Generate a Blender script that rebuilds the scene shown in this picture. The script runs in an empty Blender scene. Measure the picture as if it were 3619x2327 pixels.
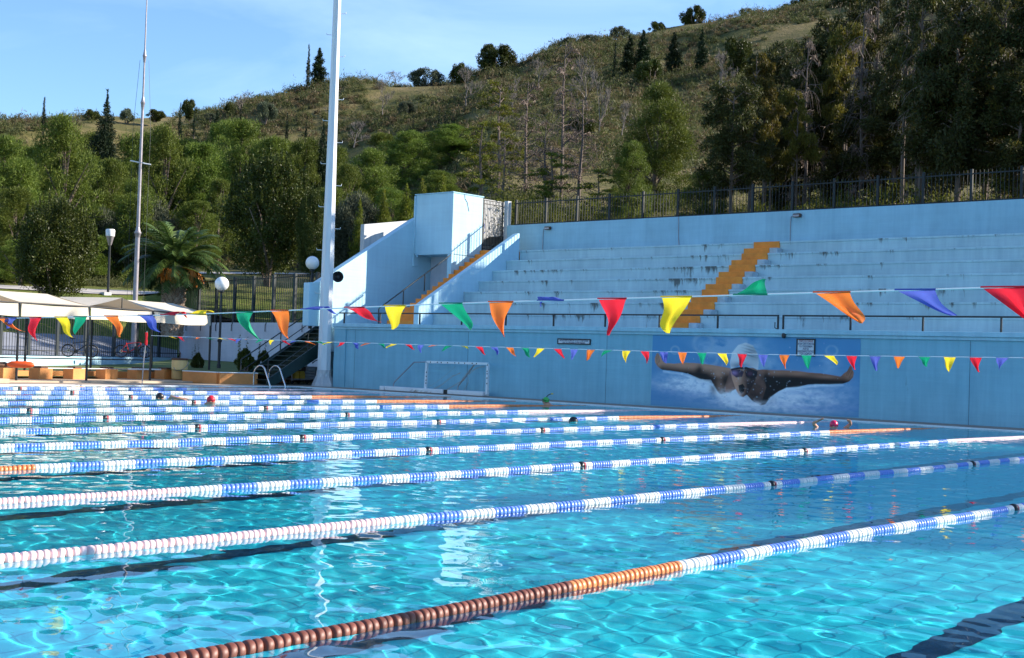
import bpy, math, random
import numpy as np
from mathutils import Matrix, Vector
random.seed(7)
RNG = np.random.default_rng(11)
sc = bpy.context.scene
COL = sc.collection
# ---------------------------------------------------------------- camera
Rv = (0.654919, -0.754972, 0.033151)
Uv = (-0.036832, 0.011926, 0.99925)
Fv = (0.754801, 0.655649, 0.019997)
H0 = 1.2653
LENS = 47.0777
FPX = 4732.62                      # focal length in photograph pixels (3619 wide)
cam = bpy.data.cameras.new('camera')
cam_ob = bpy.data.objects.new('camera', cam)
COL.objects.link(cam_ob)
cam_ob.matrix_world = Matrix(((Rv[0], Uv[0], -Fv[0], 0), (Rv[1], Uv[1], -Fv[1], 0), (Rv[2], Uv[2], -Fv[2], H0), (0, 0, 0, 1)))
cam.lens = LENS; cam.sensor_width = 36; cam.sensor_fit = 'HORIZONTAL'
cam.clip_start = 0.05; cam.clip_end = 4000
sc.camera = cam_ob
# ---------------------------------------------------------------- light
SUN_A, SUN_E = math.radians(39.6), math.radians(27.3)
SUN = Vector((math.cos(SUN_E) * math.cos(SUN_A), -math.cos(SUN_E) * math.sin(SUN_A), math.sin(SUN_E)))
sun = bpy.data.lights.new('sun', 'SUN')
sun.energy = 5.0; sun.angle = math.radians(0.5); sun.color = (1.0, 0.92, 0.80)
sun_ob = bpy.data.objects.new('sun', sun)
COL.objects.link(sun_ob)
sun_ob.rotation_euler = SUN.to_track_quat('Z', 'Y').to_euler()
sun.cycles.is_caustics_light = True
world = bpy.data.worlds.new('World'); sc.world = world; world.use_nodes = True
wn = world.node_tree.nodes; wl = world.node_tree.links
sky = wn.new('ShaderNodeTexSky'); sky.sky_type = 'NISHITA'; sky.sun_disc = False
sky.sun_elevation = SUN_E; sky.sun_rotation = math.atan2(SUN.x, SUN.y)
sky.air_density = 1.0; sky.dust_density = 0.25; sky.ozone_density = 4.0
# thin cirrus wisps, by direction
tc = wn.new('ShaderNodeTexCoord'); mp = wn.new('ShaderNodeMapping')
mp.inputs['Scale'].default_value = (1.2, 3.2, 7.0); mp.inputs['Rotation'].default_value = (0.2, 0.5, 0.7)
nz = wn.new('ShaderNodeTexNoise'); nz.inputs['Scale'].default_value = 1.7; nz.inputs['Detail'].default_value = 6; nz.inputs['Roughness'].default_value = 0.55; nz.inputs['Distortion'].default_value = 0.5
cr = wn.new('ShaderNodeValToRGB'); cr.color_ramp.elements[0].position = 0.47; cr.color_ramp.elements[1].position = 0.85
cr.color_ramp.elements[0].color = (0, 0, 0, 1); cr.color_ramp.elements[1].color = (0.30, 0.30, 0.30, 1)
mx = wn.new('ShaderNodeMixRGB'); mx.inputs['Color2'].default_value = (6.2, 7.0, 8.0, 1)
wl.new(tc.outputs['Generated'], mp.inputs['Vector']); wl.new(mp.outputs[0], nz.inputs['Vector'])
wl.new(nz.outputs['Fac'], cr.inputs[0]); wl.new(cr.outputs[0], mx.inputs['Fac']); wl.new(sky.outputs[0], mx.inputs['Color1'])
mt = wn.new('ShaderNodeMixRGB'); mt.blend_type = 'MULTIPLY'; mt.inputs[0].default_value = 1.0; mt.inputs['Color2'].default_value = (0.80, 0.90, 1.0, 1)
wl.new(mx.outputs[0], mt.inputs['Color1']); wl.new(mt.outputs[0], wn['Background'].inputs[0]); wn['Background'].inputs[1].default_value = 0.125
vs = sc.view_settings
vs.view_transform = 'Standard'; vs.look = 'None'; vs.exposure = 1.0; vs.gamma = 1.0; vs.use_curve_mapping = False
sc.render.engine = 'CYCLES'
sc.cycles.max_bounces = 8; sc.cycles.transparent_max_bounces = 12
sc.cycles.sample_clamp_indirect = 4.0

# ---------------------------------------------------------------- measuring helpers (photograph pixel -> point on a real plane)
def ray(x, y):
    a = (x - 1809.5) / FPX; b = (y - 1163.5) / FPX
    return Vector([Fv[i] + Rv[i] * a - Uv[i] * b for i in range(3)])
def on(axis, val, x, y):
    d = ray(x, y); i = 'XYZ'.index(axis)
    t = (val - (0, 0, H0)[i]) / d[i]
    return Vector((0, 0, H0)) + d * t
def dd(x, y): return x * 1.5111, y * 1.5111
def at_dist(x, y, R):
    d = ray(x, y); t = R / math.hypot(d.x, d.y)
    return Vector((0, 0, H0)) + d * t

# ---------------------------------------------------------------- mesh helpers
class MB:
    def __init__(s): s.v = []; s.f = []; s.m = []
    def add(s, vs_, fs, mi=0):
        o = len(s.v); s.v += [tuple(p) for p in vs_]
        for f in fs: s.f.append(tuple(i + o for i in f)); s.m.append(mi)
        return s
    def box(s, a, b, mi=0):
        x0, y0, z0 = a; x1, y1, z1 = b
        return s.add([(x0, y0, z0), (x1, y0, z0), (x1, y1, z0), (x0, y1, z0), (x0, y0, z1), (x1, y0, z1), (x1, y1, z1), (x0, y1, z1)],
                     [(3, 2, 1, 0), (4, 5, 6, 7), (0, 1, 5, 4), (1, 2, 6, 5), (2, 3, 7, 6), (3, 0, 4, 7)], mi)
    def bar(s, p, q, w, h, mi=0, up=(0, 0, 1)):
        p = Vector(p); q = Vector(q); d = (q - p).normalized(); u = Vector(up)
        sd = d.cross(u)
        if sd.length < 1e-4: sd = d.cross(Vector((0, 1, 0)))
        sd.normalize(); u = sd.cross(d).normalized()
        vs_ = []
        for c in (p, q):
            for a, b in ((-1, -1), (1, -1), (1, 1), (-1, 1)): vs_.append(c + sd * (a * w / 2) + u * (b * h / 2))
        return s.add(vs_, [(0, 3, 2, 1), (4, 5, 6, 7), (0, 1, 5, 4), (1, 2, 6, 5), (2, 3, 7, 6), (3, 0, 4, 7)], mi)
    def tube(s, pts, r, n=8, mi=0, cap=True):
        pts = [Vector(p) for p in pts]; k = len(pts)
        rs = r if isinstance(r, (list, tuple)) else [r] * k
        o = len(s.v); prev = None
        for i, p in enumerate(pts):
            t = (pts[min(i + 1, k - 1)] - pts[max(i - 1, 0)])
            t = t.normalized() if t.length > 1e-9 else Vector((0, 0, 1))
            if prev is None:
                a = t.cross(Vector((0, 0, 1)))
                if a.length < 1e-3: a = t.cross(Vector((0, 1, 0)))
            else:
                a = prev - t * prev.dot(t)
                if a.length < 1e-4: a = t.cross(Vector((0, 1, 0)))
            a.normalize(); prev = a; b = t.cross(a)
            for j in range(n):
                an = 2 * math.pi * j / n
                s.v.append(tuple(p + (a * math.cos(an) + b * math.sin(an)) * rs[i]))
        for i in range(k - 1):
            for j in range(n):
                s.f.append((o + i * n + j, o + i * n + (j + 1) % n, o + (i + 1) * n + (j + 1) % n, o + (i + 1) * n + j)); s.m.append(mi)
        if cap:
            s.f.append(tuple(o + j for j in reversed(range(n)))); s.m.append(mi)
            s.f.append(tuple(o + (k - 1) * n + j for j in range(n))); s.m.append(mi)
        return s
    def lathe(s, prof, c=(0, 0, 0), n=20, mi=0, axis='Z'):
        o = len(s.v); k = len(prof)
        for r, z in prof:
            for j in range(n):
                an = 2 * math.pi * j / n
                if axis == 'Z': p = (c[0] + r * math.cos(an), c[1] + r * math.sin(an), c[2] + z)
                else: p = (c[0] + z, c[1] + r * math.cos(an), c[2] + r * math.sin(an))
                s.v.append(p)
        for i in range(k - 1):
            for j in range(n):
                s.f.append((o + i * n + j, o + i * n + (j + 1) % n, o + (i + 1) * n + (j + 1) % n, o + (i + 1) * n + j)); s.m.append(mi)
        return s
    def prism(s, poly, ax, a, b, mi=0):
        def P(u, w, t): return {'X': (t, u, w), 'Y': (u, t, w), 'Z': (u, w, t)}[ax]
        n = len(poly); vs_ = [P(u, w, a) for u, w in poly] + [P(u, w, b) for u, w in poly]
        fs = [tuple(range(n)), tuple(range(2 * n - 1, n - 1, -1))] + [(i + n, (i + 1) % n + n, (i + 1) % n, i) for i in range(n)]
        return s.add(vs_, fs, mi)
    def build(s, name, mats, parent=None, smooth=False, fix=True, bev=0):
        me = bpy.data.meshes.new(name); me.from_pydata(s.v, [], s.f)
        for m in (mats if isinstance(mats, (list, tuple)) else [mats]): me.materials.append(m)
        if any(s.m): me.polygons.foreach_set('material_index', s.m)
        if smooth: me.polygons.foreach_set('use_smooth', [True] * len(me.polygons))
        me.update()
        if fix:
            import bmesh
            bm = bmesh.new(); bm.from_mesh(me); bmesh.ops.recalc_face_normals(bm, faces=bm.faces)
            if bev: bmesh.ops.bevel(bm, geom=[e for e in bm.edges if e.calc_face_angle(0) > 0.6], offset=bev, segments=2, affect='EDGES', profile=0.6)
            bm.to_mesh(me); bm.free()
        if smooth:
            try: me.set_sharp_from_angle(angle=math.radians(42))
            except Exception: pass
        o = bpy.data.objects.new(name, me); COL.objects.link(o)
        if parent is not None: o.parent = parent
        return o
def np_mesh(name, co, faces, mats, mi=None, smooth=False):
    me = bpy.data.meshes.new(name); co = np.asarray(co, np.float32); faces = np.asarray(faces, np.int32); k = faces.shape[1]
    me.vertices.add(len(co)); me.vertices.foreach_set('co', co.ravel())
    me.loops.add(faces.size); me.loops.foreach_set('vertex_index', faces.ravel())
    me.polygons.add(len(faces)); me.polygons.foreach_set('loop_start', np.arange(0, faces.size, k, dtype=np.int32))
    for m in (mats if isinstance(mats, (list, tuple)) else [mats]): me.materials.append(m)
    if mi is not None: me.polygons.foreach_set('material_index', np.asarray(mi, np.int32))
    if smooth: me.polygons.foreach_set('use_smooth', np.ones(len(faces), bool))
    me.update(); return me
def link(name, me, parent=None, loc=None):
    o = bpy.data.objects.new(name, me); COL.objects.link(o)
    if parent is not None: o.parent = parent
    if loc is not None: o.location = loc
    return o
def tag(o, label=None, cat=None, group=None, kind=None):
    if label: o['label'] = label
    if cat: o['category'] = cat
    if group: o['group'] = group
    if kind: o['kind'] = kind
    return o
def thing(name, label, cat, loc=(0, 0, 0), rz=0, group=None):
    o = bpy.data.objects.new(name, None); COL.objects.link(o); o.location = loc; o.rotation_euler = (0, 0, rz)
    o.empty_display_size = 0.2
    return tag(o, label, cat, group)
def copy_tree(o, parent=None):
    c = o.copy(); COL.objects.link(c); c.parent = parent
    for ch in [x for x in COL.objects if x.parent == o]: copy_tree(ch, c)
    return c

# ---------------------------------------------------------------- materials
def mat(name, col, rough=0.7, var=0.0, scale=6.0, bump=0.0, bscale=30.0, col2=None, metal=0.0, spec=0.5, stretch=(1, 1, 1), detail=5, trans=0.0, coat=0.0):
    m = bpy.data.materials.new(name); m.use_nodes = True; nt = m.node_tree; N = nt.nodes; L = nt.links
    b = N['Principled BSDF']
    b.inputs['Base Color'].default_value = (*col, 1); b.inputs['Roughness'].default_value = rough
    b.inputs['Metallic'].default_value = metal; b.inputs['Specular IOR Level'].default_value = spec
    b.inputs['Coat Weight'].default_value = coat
    if var or col2 or bump:
        t = N.new('ShaderNodeTexCoord'); mpn = N.new('ShaderNodeMapping'); mpn.inputs['Scale'].default_value = stretch
        L.new(t.outputs['Object'], mpn.inputs['Vector'])
    if var or col2:
        n = N.new('ShaderNodeTexNoise'); n.inputs['Scale'].default_value = scale; n.inputs['Detail'].default_value = detail; n.inputs['Roughness'].default_value = 0.6
        L.new(mpn.outputs[0], n.inputs['Vector'])
        r = N.new('ShaderNodeValToRGB'); r.color_ramp.elements[0].position = 0.32; r.color_ramp.elements[1].position = 0.68
        c2 = col2 if col2 else tuple(min(1, c * (1 + var)) for c in col)
        c1 = col if col2 else tuple(c * (1 - var) for c in col)
        r.color_ramp.elements[0].color = (*c1, 1); r.color_ramp.elements[1].color = (*c2, 1)
        L.new(n.outputs['Fac'], r.inputs[0]); L.new(r.outputs[0], b.inputs['Base Color'])
    if bump:
        n2 = N.new('ShaderNodeTexNoise'); n2.inputs['Scale'].default_value = bscale; n2.inputs['Detail'].default_value = 4
        L.new(mpn.outputs[0], n2.inputs['Vector'])
        bp = N.new('ShaderNodeBump'); bp.inputs['Strength'].default_value = bump; bp.inputs['Distance'].default_value = 0.02
        L.new(n2.outputs['Fac'], bp.inputs['Height']); L.new(bp.outputs[0], b.inputs['Normal'])
    if trans:
        out = N['Material Output']; tr = N.new('ShaderNodeBsdfTranslucent'); ms = N.new('ShaderNodeMixShader')
        ms.inputs[0].default_value = trans
        L.new(b.outputs[0], ms.inputs[1]); L.new(tr.outputs[0], ms.inputs[2]); L.new(ms.outputs[0], out.inputs[0])
        src = b.inputs['Base Color'].links
        if src: L.new(src[0].from_socket, tr.inputs[0])
        else: tr.inputs[0].default_value = (*col, 1)
    return m

def leaf_mat(name, c1, c2, c3=None, trans=0.35, rough=0.6):
    """leaf colour differs leaf by leaf (random per island) and tree by tree"""
    m = bpy.data.materials.new(name); m.use_nodes = True; nt = m.node_tree; N = nt.nodes; L = nt.links
    b = N['Principled BSDF']; b.inputs['Roughness'].default_value = rough; b.inputs['Specular IOR Level'].default_value = 0.25
    g = N.new('ShaderNodeNewGeometry'); oi = N.new('ShaderNodeObjectInfo')
    tco = N.new('ShaderNodeTexCoord'); n = N.new('ShaderNodeTexNoise'); n.inputs['Scale'].default_value = 0.7; n.inputs['Detail'].default_value = 2
    L.new(tco.outputs['Object'], n.inputs['Vector'])
    a = N.new('ShaderNodeMath'); a.operation = 'MULTIPLY_ADD'; a.inputs[1].default_value = 0.55
    L.new(g.outputs['Random Per Island'], a.inputs[0])
    a2 = N.new('ShaderNodeMath'); a2.operation = 'MULTIPLY_ADD'; a2.inputs[1].default_value = 0.9; a2.inputs[2].default_value = -0.22
    L.new(n.outputs['Fac'], a2.inputs[0]); L.new(a2.outputs[0], a.inputs[2])
    r = N.new('ShaderNodeValToRGB'); r.color_ramp.elements[0].position = 0.05; r.color_ramp.elements[1].position = 0.8
    r.color_ramp.elements[0].color = (*c1, 1); r.color_ramp.elements[1].color = (*c2, 1)
    if c3: e = r.color_ramp.elements.new(0.97); e.color = (*c3, 1)
    L.new(a.outputs[0], r.inputs[0])
    hs = N.new('ShaderNodeHueSaturation')
    hm = N.new('ShaderNodeMapRange'); hm.inputs['To Min'].default_value = 0.485; hm.inputs['To Max'].default_value = 0.512
    vm = N.new('ShaderNodeMapRange'); vm.inputs['To Min'].default_value = 0.8; vm.inputs['To Max'].default_value = 1.2
    L.new(oi.outputs['Random'], hm.inputs['Value']); L.new(hm.outputs[0], hs.inputs['Hue'])
    L.new(oi.outputs['Random'], vm.inputs['Value']); L.new(vm.outputs[0], hs.inputs['Value'])
    L.new(r.outputs[0], hs.inputs['Color']); L.new(hs.outputs[0], b.inputs['Base Color'])
    tr = N.new('ShaderNodeBsdfTranslucent'); ms = N.new('ShaderNodeMixShader'); ms.inputs[0].default_value = trans
    L.new(hs.outputs[0], tr.inputs[0]); L.new(b.outputs[0], ms.inputs[1]); L.new(tr.outputs[0], ms.inputs[2])
    L.new(ms.outputs[0], N['Material Output'].inputs[0])
    return m

def wall_mat(name, col, stains=0.0, tier=False, streak=0.5, patchy=0.1):
    """painted concrete: board marks, patchy repaint, rain streaks, black drip stains"""
    m = bpy.data.materials.new(name); m.use_nodes = True; nt = m.node_tree; N = nt.nodes; L = nt.links
    b = N['Principled BSDF']; b.inputs['Roughness'].default_value = 0.65; b.inputs['Specular IOR Level'].default_value = 0.3
    tco = N.new('ShaderNodeTexCoord')
    def noise(sc_, st, det=4, rgh=0.55):
        mpn = N.new('ShaderNodeMapping'); mpn.inputs['Scale'].default_value = st; L.new(tco.outputs['Object'], mpn.inputs['Vector'])
        n = N.new('ShaderNodeTexNoise'); n.inputs['Scale'].default_value = sc_; n.inputs['Detail'].default_value = det; n.inputs['Roughness'].default_value = rgh
        L.new(mpn.outputs[0], n.inputs['Vector']); return n.outputs['Fac']
    def ramp(sock, p0, p1, c0, c1):
        r = N.new('ShaderNodeValToRGB'); r.color_ramp.elements[0].position = p0; r.color_ramp.elements[1].position = p1
        r.color_ramp.elements[0].color = (*c0, 1); r.color_ramp.elements[1].color = (*c1, 1); L.new(sock, r.inputs[0]); return r.outputs[0]
    def mul(a_, b_, f=1.0):
        x = N.new('ShaderNodeMixRGB'); x.blend_type = 'MULTIPLY'; x.inputs[0].default_value = f
        L.new(a_, x.inputs[1]); L.new(b_, x.inputs[2]); return x.outputs[0]
    c = ramp(noise(0.9, (1, 1, 1)), 0.3, 0.7, tuple(v * (1 - patchy) for v in col), tuple(min(1, v * (1 + patchy)) for v in col))
    st = ramp(noise(1.0, (5, 5, 0.35), 5, 0.7), 0.35, 0.62, (1 - 0.22 * streak, 1 - 0.18 * streak, 1 - 0.14 * streak), (1, 1, 1))
    c = mul(c, st)
    bd = ramp(noise(1.0, (0.35, 0.35, 9), 3, 0.7), 0.38, 0.6, (0.955, 0.96, 0.97), (1, 1, 1))
    c = mul(c, bd)
    if stains:
        s1 = noise(1.0, (0.1, 2.6, 0.5), 5, 0.75)
        if tier:
            sp = N.new('ShaderNodeSeparateXYZ'); L.new(tco.outputs['Object'], sp.inputs[0])
            f1 = N.new('ShaderNodeMath'); f1.operation = 'MULTIPLY_ADD'; f1.inputs[1].default_value = 1 / 0.41; f1.inputs[2].default_value = -2.16 / 0.41 + 10.02
            L.new(sp.outputs['Z'], f1.inputs[0])
            f2 = N.new('ShaderNodeMath'); f2.operation = 'FRACT'; L.new(f1.outputs[0], f2.inputs[0])
            f3 = N.new('ShaderNodeMath'); f3.operation = 'MULTIPLY_ADD'; f3.inputs[1].default_value = 0.24; L.new(f2.outputs[0], f3.inputs[0]); L.new(s1, f3.inputs[2])
            big = N.new('ShaderNodeMath'); big.operation = 'MULTIPLY_ADD'; big.inputs[1].default_value = 0.75
            L.new(noise(0.16, (1, 1, 2.5), 2), big.inputs[0]); L.new(f3.outputs[0], big.inputs[2])
            fine = N.new('ShaderNodeMath'); fine.operation = 'MULTIPLY_ADD'; fine.inputs[1].default_value = 0.25
            L.new(noise(1, (1, 14, 1.5), 4), fine.inputs[0]); L.new(big.outputs[0], fine.inputs[2])
            sc2 = N.new('ShaderNodeMath'); sc2.operation = 'MULTIPLY'; sc2.inputs[1].default_value = 0.5; L.new(fine.outputs[0], sc2.inputs[0])
            stn = ramp(sc2.outputs[0], 0.645, 0.70, (0, 0, 0), (stains,) * 3)
        else:
            stn = ramp(s1, 0.66, 0.75, (0, 0, 0), (stains,) * 3)
        x = N.new('ShaderNodeMixRGB'); L.new(stn, x.inputs[0]); L.new(c, x.inputs[1]); x.inputs[2].default_value = (0.06, 0.045, 0.03, 1)
        c = x.outputs[0]
    L.new(c, b.inputs['Base Color'])
    bp = N.new('ShaderNodeBump'); bp.inputs['Strength'].default_value = 0.5; bp.inputs['Distance'].default_value = 0.012
    L.new(noise(1.0, (0.5, 0.5, 11), 4, 0.6), bp.inputs['Height']); L.new(bp.outputs[0], b.inputs['Normal'])
    return m

M = {}
M['blue'] = wall_mat('painted_wall_blue', (0.35, 0.57, 0.66), 0.0, streak=0.6)
M['blue_low'] = wall_mat('painted_front_wall_blue', (0.26, 0.51, 0.61), 0.35, streak=0.7, patchy=0.08)
M['tier'] = wall_mat('painted_tier_blue', (0.49, 0.66, 0.68), 0.8, tier=True, streak=0.8)
M['tower'] = wall_mat('painted_tower_blue', (0.46, 0.69, 0.79), 0.0, streak=0.4, patchy=0.05)
M['coping'] = wall_mat('painted_coping_blue', (0.40, 0.63, 0.72), 0.5, streak=0.8)
M['joint'] = mat('dark_wall_joint', (0.10, 0.19, 0.25), 0.9, var=0.3, scale=5)
M['white_wall'] = wall_mat('whitewashed_wall', (0.62, 0.61, 0.66), 0.0, streak=0.5)
M['plaster'] = wall_mat('stained_white_plaster', (0.66, 0.64, 0.62), 0.55, streak=1.2)
M['orange'] = mat('orange_step_paint', (0.88, 0.27, 0.022), 0.6, var=0.18, scale=3, bump=0.3)
M['orange_side'] = mat('grey_step_end', (0.42, 0.52, 0.56), 0.8, var=0.2)
M['planter'] = mat('orange_planter_paint', (0.68, 0.28, 0.08), 0.7, var=0.12, scale=3, bump=0.2)
M['deck'] = mat('deck_concrete', (0.34, 0.27, 0.21), 0.85, var=0.18, scale=1.5, bump=0.3, bscale=60)
M['step'] = mat('step_concrete', (0.55, 0.43, 0.30), 0.85, var=0.12, scale=2)
M['lip'] = mat('pool_lip_white', (0.80, 0.82, 0.82), 0.45, var=0.05, scale=8)
M['white_metal'] = mat('white_painted_metal', (0.78, 0.79, 0.80), 0.35, var=0.06, scale=4)
M['pole'] = mat('white_pole_paint', (0.72, 0.74, 0.76), 0.4, var=0.08, scale=2, stretch=(3, 3, 0.5))
M['grey_metal'] = mat('galvanised_metal', (0.34, 0.31, 0.33), 0.45, metal=0.3, var=0.15)
M['steel'] = mat('stainless_steel', (0.62, 0.62, 0.62), 0.2, metal=1.0)
M['dark_metal'] = mat('dark_painted_metal', (0.014, 0.017, 0.02), 0.5, var=0.2)
M['fence'] = mat('dark_fence_paint', (0.007, 0.010, 0.011), 0.6, var=0.15)
M['fence_grey'] = mat('grey_fence_paint', (0.022, 0.032, 0.035), 0.55, var=0.15)
M['green_metal'] = mat('dark_green_stair_paint', (0.012, 0.035, 0.032), 0.4, var=0.2)
M['canvas'] = mat('cream_canvas', (0.66, 0.58, 0.46), 0.8, var=0.05, scale=2, trans=0.12, bump=0.2, bscale=5)
M['globe'] = mat('opal_lamp_globe', (0.86, 0.85, 0.83), 0.25, coat=0.3)
M['black'] = mat('black_rubber', (0.012, 0.012, 0.014), 0.55)
M['black_gloss'] = mat('black_plastic', (0.015, 0.015, 0.018), 0.3)
M['yellow_plastic'] = mat('yellow_plastic', (0.86, 0.58, 0.24), 0.4, var=0.06)
M['yellow_cart'] = mat('old_yellow_plastic', (0.70, 0.42, 0.04), 0.45, var=0.2)
M['orange_plastic'] = mat('orange_plastic', (0.80, 0.10, 0.015), 0.4, var=0.06)
M['red_paint'] = mat('red_bicycle_paint', (0.65, 0.03, 0.02), 0.3)
M['brown'] = mat('brown_wood', (0.10, 0.045, 0.025), 0.6, var=0.3)
M['sack'] = mat('white_woven_sack', (0.55, 0.55, 0.58), 0.8, var=0.1, bump=0.5)
M['net'] = mat('old_net_cord', (0.40, 0.33, 0.28), 0.9)
M['bark'] = mat('grey_brown_bark', (0.15, 0.11, 0.085), 0.9, var=0.4, scale=3, bump=0.8, bscale=8, stretch=(1, 1, 0.3))
M['pale_bark'] = mat('pale_dead_wood', (0.12, 0.09, 0.075), 0.9, var=0.25, scale=4)
M['palm_trunk'] = mat('palm_trunk_stubs', (0.46, 0.38, 0.30), 0.9, col2=(0.22, 0.13, 0.08), scale=6, bump=0.5)
M['palm_fruit'] = mat('orange_date_stalks', (0.62, 0.20, 0.02), 0.6, var=0.3, scale=9)
M['pave'] = mat('grey_asphalt', (0.22, 0.23, 0.26), 0.85, var=0.1, scale=1.2)
M['path'] = mat('pale_footpath', (0.44, 0.40, 0.36), 0.9, var=0.12, scale=1.5)
M['grass'] = mat('lawn_grass', (0.08, 0.115, 0.022), 0.95, col2=(0.14, 0.165, 0.04), scale=0.8, bump=0.6, bscale=14, detail=8)
M['cap_red'] = mat('red_swim_cap', (0.80, 0.012, 0.035), 0.45)
M['cap_pink'] = mat('pink_swim_cap', (0.78, 0.02, 0.10), 0.3)
M['cap_green'] = mat('green_swim_cap', (0.06, 0.45, 0.09), 0.35)
M['skin'] = mat('wet_skin', (0.55, 0.26, 0.16), 0.35, var=0.06)
M['hair'] = mat('dark_wet_hair', (0.02, 0.014, 0.012), 0.35)
#%%END_BASE
# ================================================================ POOL
X0, X1, YN, YF = 1.45, 28.85, -24.0, 34.4
def tile_mat():
    m = bpy.data.materials.new('pool_tiles'); m.use_nodes = True; N = m.node_tree.nodes; L = m.node_tree.links
    b = N['Principled BSDF']; b.inputs['Roughness'].default_value = 0.5
    t = N.new('ShaderNodeTexCoord'); bk = N.new('ShaderNodeTexBrick'); bk.offset = 0.0
    bk.inputs['Scale'].default_value = 1.0; bk.inputs['Brick Width'].default_value = 0.25; bk.inputs['Row Height'].default_value = 0.25; bk.inputs['Mortar Size'].default_value = 0.008
    bk.inputs['Color1'].default_value = (0.035, 0.68, 0.77, 1); bk.inputs['Color2'].default_value = (0.025, 0.61, 0.73, 1); bk.inputs['Mortar'].default_value = (0.012, 0.38, 0.52, 1)
    L.new(t.outputs['Object'], bk.inputs['Vector']); L.new(bk.outputs['Color'], b.inputs['Base Color'])
    return m
M['tiles'] = tile_mat()
M['lane_line'] = mat('dark_blue_lane_tiles', (0.006, 0.045, 0.11), 0.5, var=0.2, scale=3)
basin = MB()
basin.add([(X0, YN, -2), (X1, YN, -2), (X1, YF, -2), (X0, YF, -2)], [(0, 1, 2, 3)])
basin.add([(X1, YN, -2), (X1, YN, 0.0), (X1, YF, 0.0), (X1, YF, -2)], [(0, 1, 2, 3)])
basin.add([(X0, YN, -2), (X0, YF, -2), (X0, YF, 0.0), (X0, YN, 0.0)], [(0, 1, 2, 3)])
basin.add([(X0, YF, -2), (X1, YF, -2), (X1, YF, 0.0), (X0, YF, 0.0)], [(0, 1, 2, 3)])
basin.add([(X0, YN, -2), (X0, YN, 0.0), (X1, YN, 0.0), (X1, YN, -2)], [(0, 1, 2, 3)])
bo = basin.build('pool_basin', M['tiles'], fix=False); tag(bo, 'turquoise tiled floor and walls of the swimming pool', 'pool', kind='structure')
bo.cycles.is_caustics_receiver = True
ROPE_Y = [4.60, 7.12, 9.64, 12.14, 14.62, 17.10, 19.62, 22.10, 24.60, 27.08, 29.60, 32.05]
ll = MB()
for k in range(-10, 13):
    yc = 3.37 + 2.5 * k
    if yc > YF - 0.5: continue
    z = -1.993
    ll.add([(X0 + 1.6, yc - .13, z), (X1 - 1.6, yc - .13, z), (X1 - 1.6, yc + .13, z), (X0 + 1.6, yc + .13, z)], [(0, 1, 2, 3)])
    for xe in (X0 + 1.6, X1 - 1.6):
        ll.add([(xe - .13, yc - .5, z + .004), (xe + .13, yc - .5, z + .004), (xe + .13, yc + .5, z + .004), (xe - .13, yc + .5, z + .004)], [(0, 1, 2, 3)])
lo = ll.build('lane_marking', M['lane_line'], bo, fix=False); lo.cycles.is_caustics_receiver = True
# water surface with real waves
xs = np.arange(X0, X1 + .001, (X1 - X0) / 760)
ys = np.concatenate([np.arange(YN, 0, .3), np.arange(0, 15, .036), np.arange(15, YF - .01, .06), [YF]])
gx, gy = np.meshgrid(xs, ys); z = np.zeros_like(gx); r_ = np.random.default_rng(5)
def waves(n, lmin, lmax, slope, th0=None, spread=3.15, mask=None):
    global z
    for i in range(n):
        lam = math.exp(r_.uniform(math.log(lmin), math.log(lmax)))
        th = r_.uniform(0, 6.283) if th0 is None else th0 + r_.normal(0, spread)
        k = 6.283 / lam
        w = slope / k * np.sin(k * (gx * math.cos(th) + gy * math.sin(th)) + r_.uniform(0, 6.28))
        z += w if mask is None else w * mask
patch = 0.65 + 0.35 * np.sin(gx * .31 + 1.3 * np.sin(gy * .23)) * np.sin(gy * .27 + 1.1 * np.sin(gx * .19))
waves(40, 0.13, 0.32, 0.0047, mask=patch)
waves(26, 0.3, 0.8, 0.0036)
waves(8, 1.0, 3.2, 0.0022)
for cx, cy, rr, am in ((23.0, 10.3, 1.6, .006), (13.5, 28.3, 2.0, .006), (14.6, 25.2, 1.4, .005), (19.9, 16.4, 2.0, .006)):
    dr = np.hypot(gx - cx, gy - cy); z += am * np.sin(dr * 14) * np.exp(-(dr / rr) ** 2)
co = np.stack([gx, gy, z], -1).reshape(-1, 3)
ny, nx = gx.shape; idx = np.arange(nx * ny).reshape(ny, nx)
fc = np.stack([idx[:-1, :-1], idx[:-1, 1:], idx[1:, 1:], idx[1:, :-1]], -1).reshape(-1, 4)
wm = bpy.data.materials.new('pool_water'); wm.use_nodes = True; N = wm.node_tree.nodes; N.clear()
out = N.new('ShaderNodeOutputMaterial'); gl = N.new('ShaderNodeBsdfGlass'); gl.inputs['IOR'].default_value = 1.333; gl.inputs['Roughness'].default_value = 0.0
gl.inputs['Color'].default_value = (0.97, 1.0, 1.0, 1)
wm.node_tree.links.new(gl.outputs[0], out.inputs[0])
wo = link('water', np_mesh('water', co, fc, wm, smooth=True)); tag(wo, 'clear turquoise pool water with small ripples', 'water', kind='structure')
wo.cycles.is_caustics_caster = True

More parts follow.
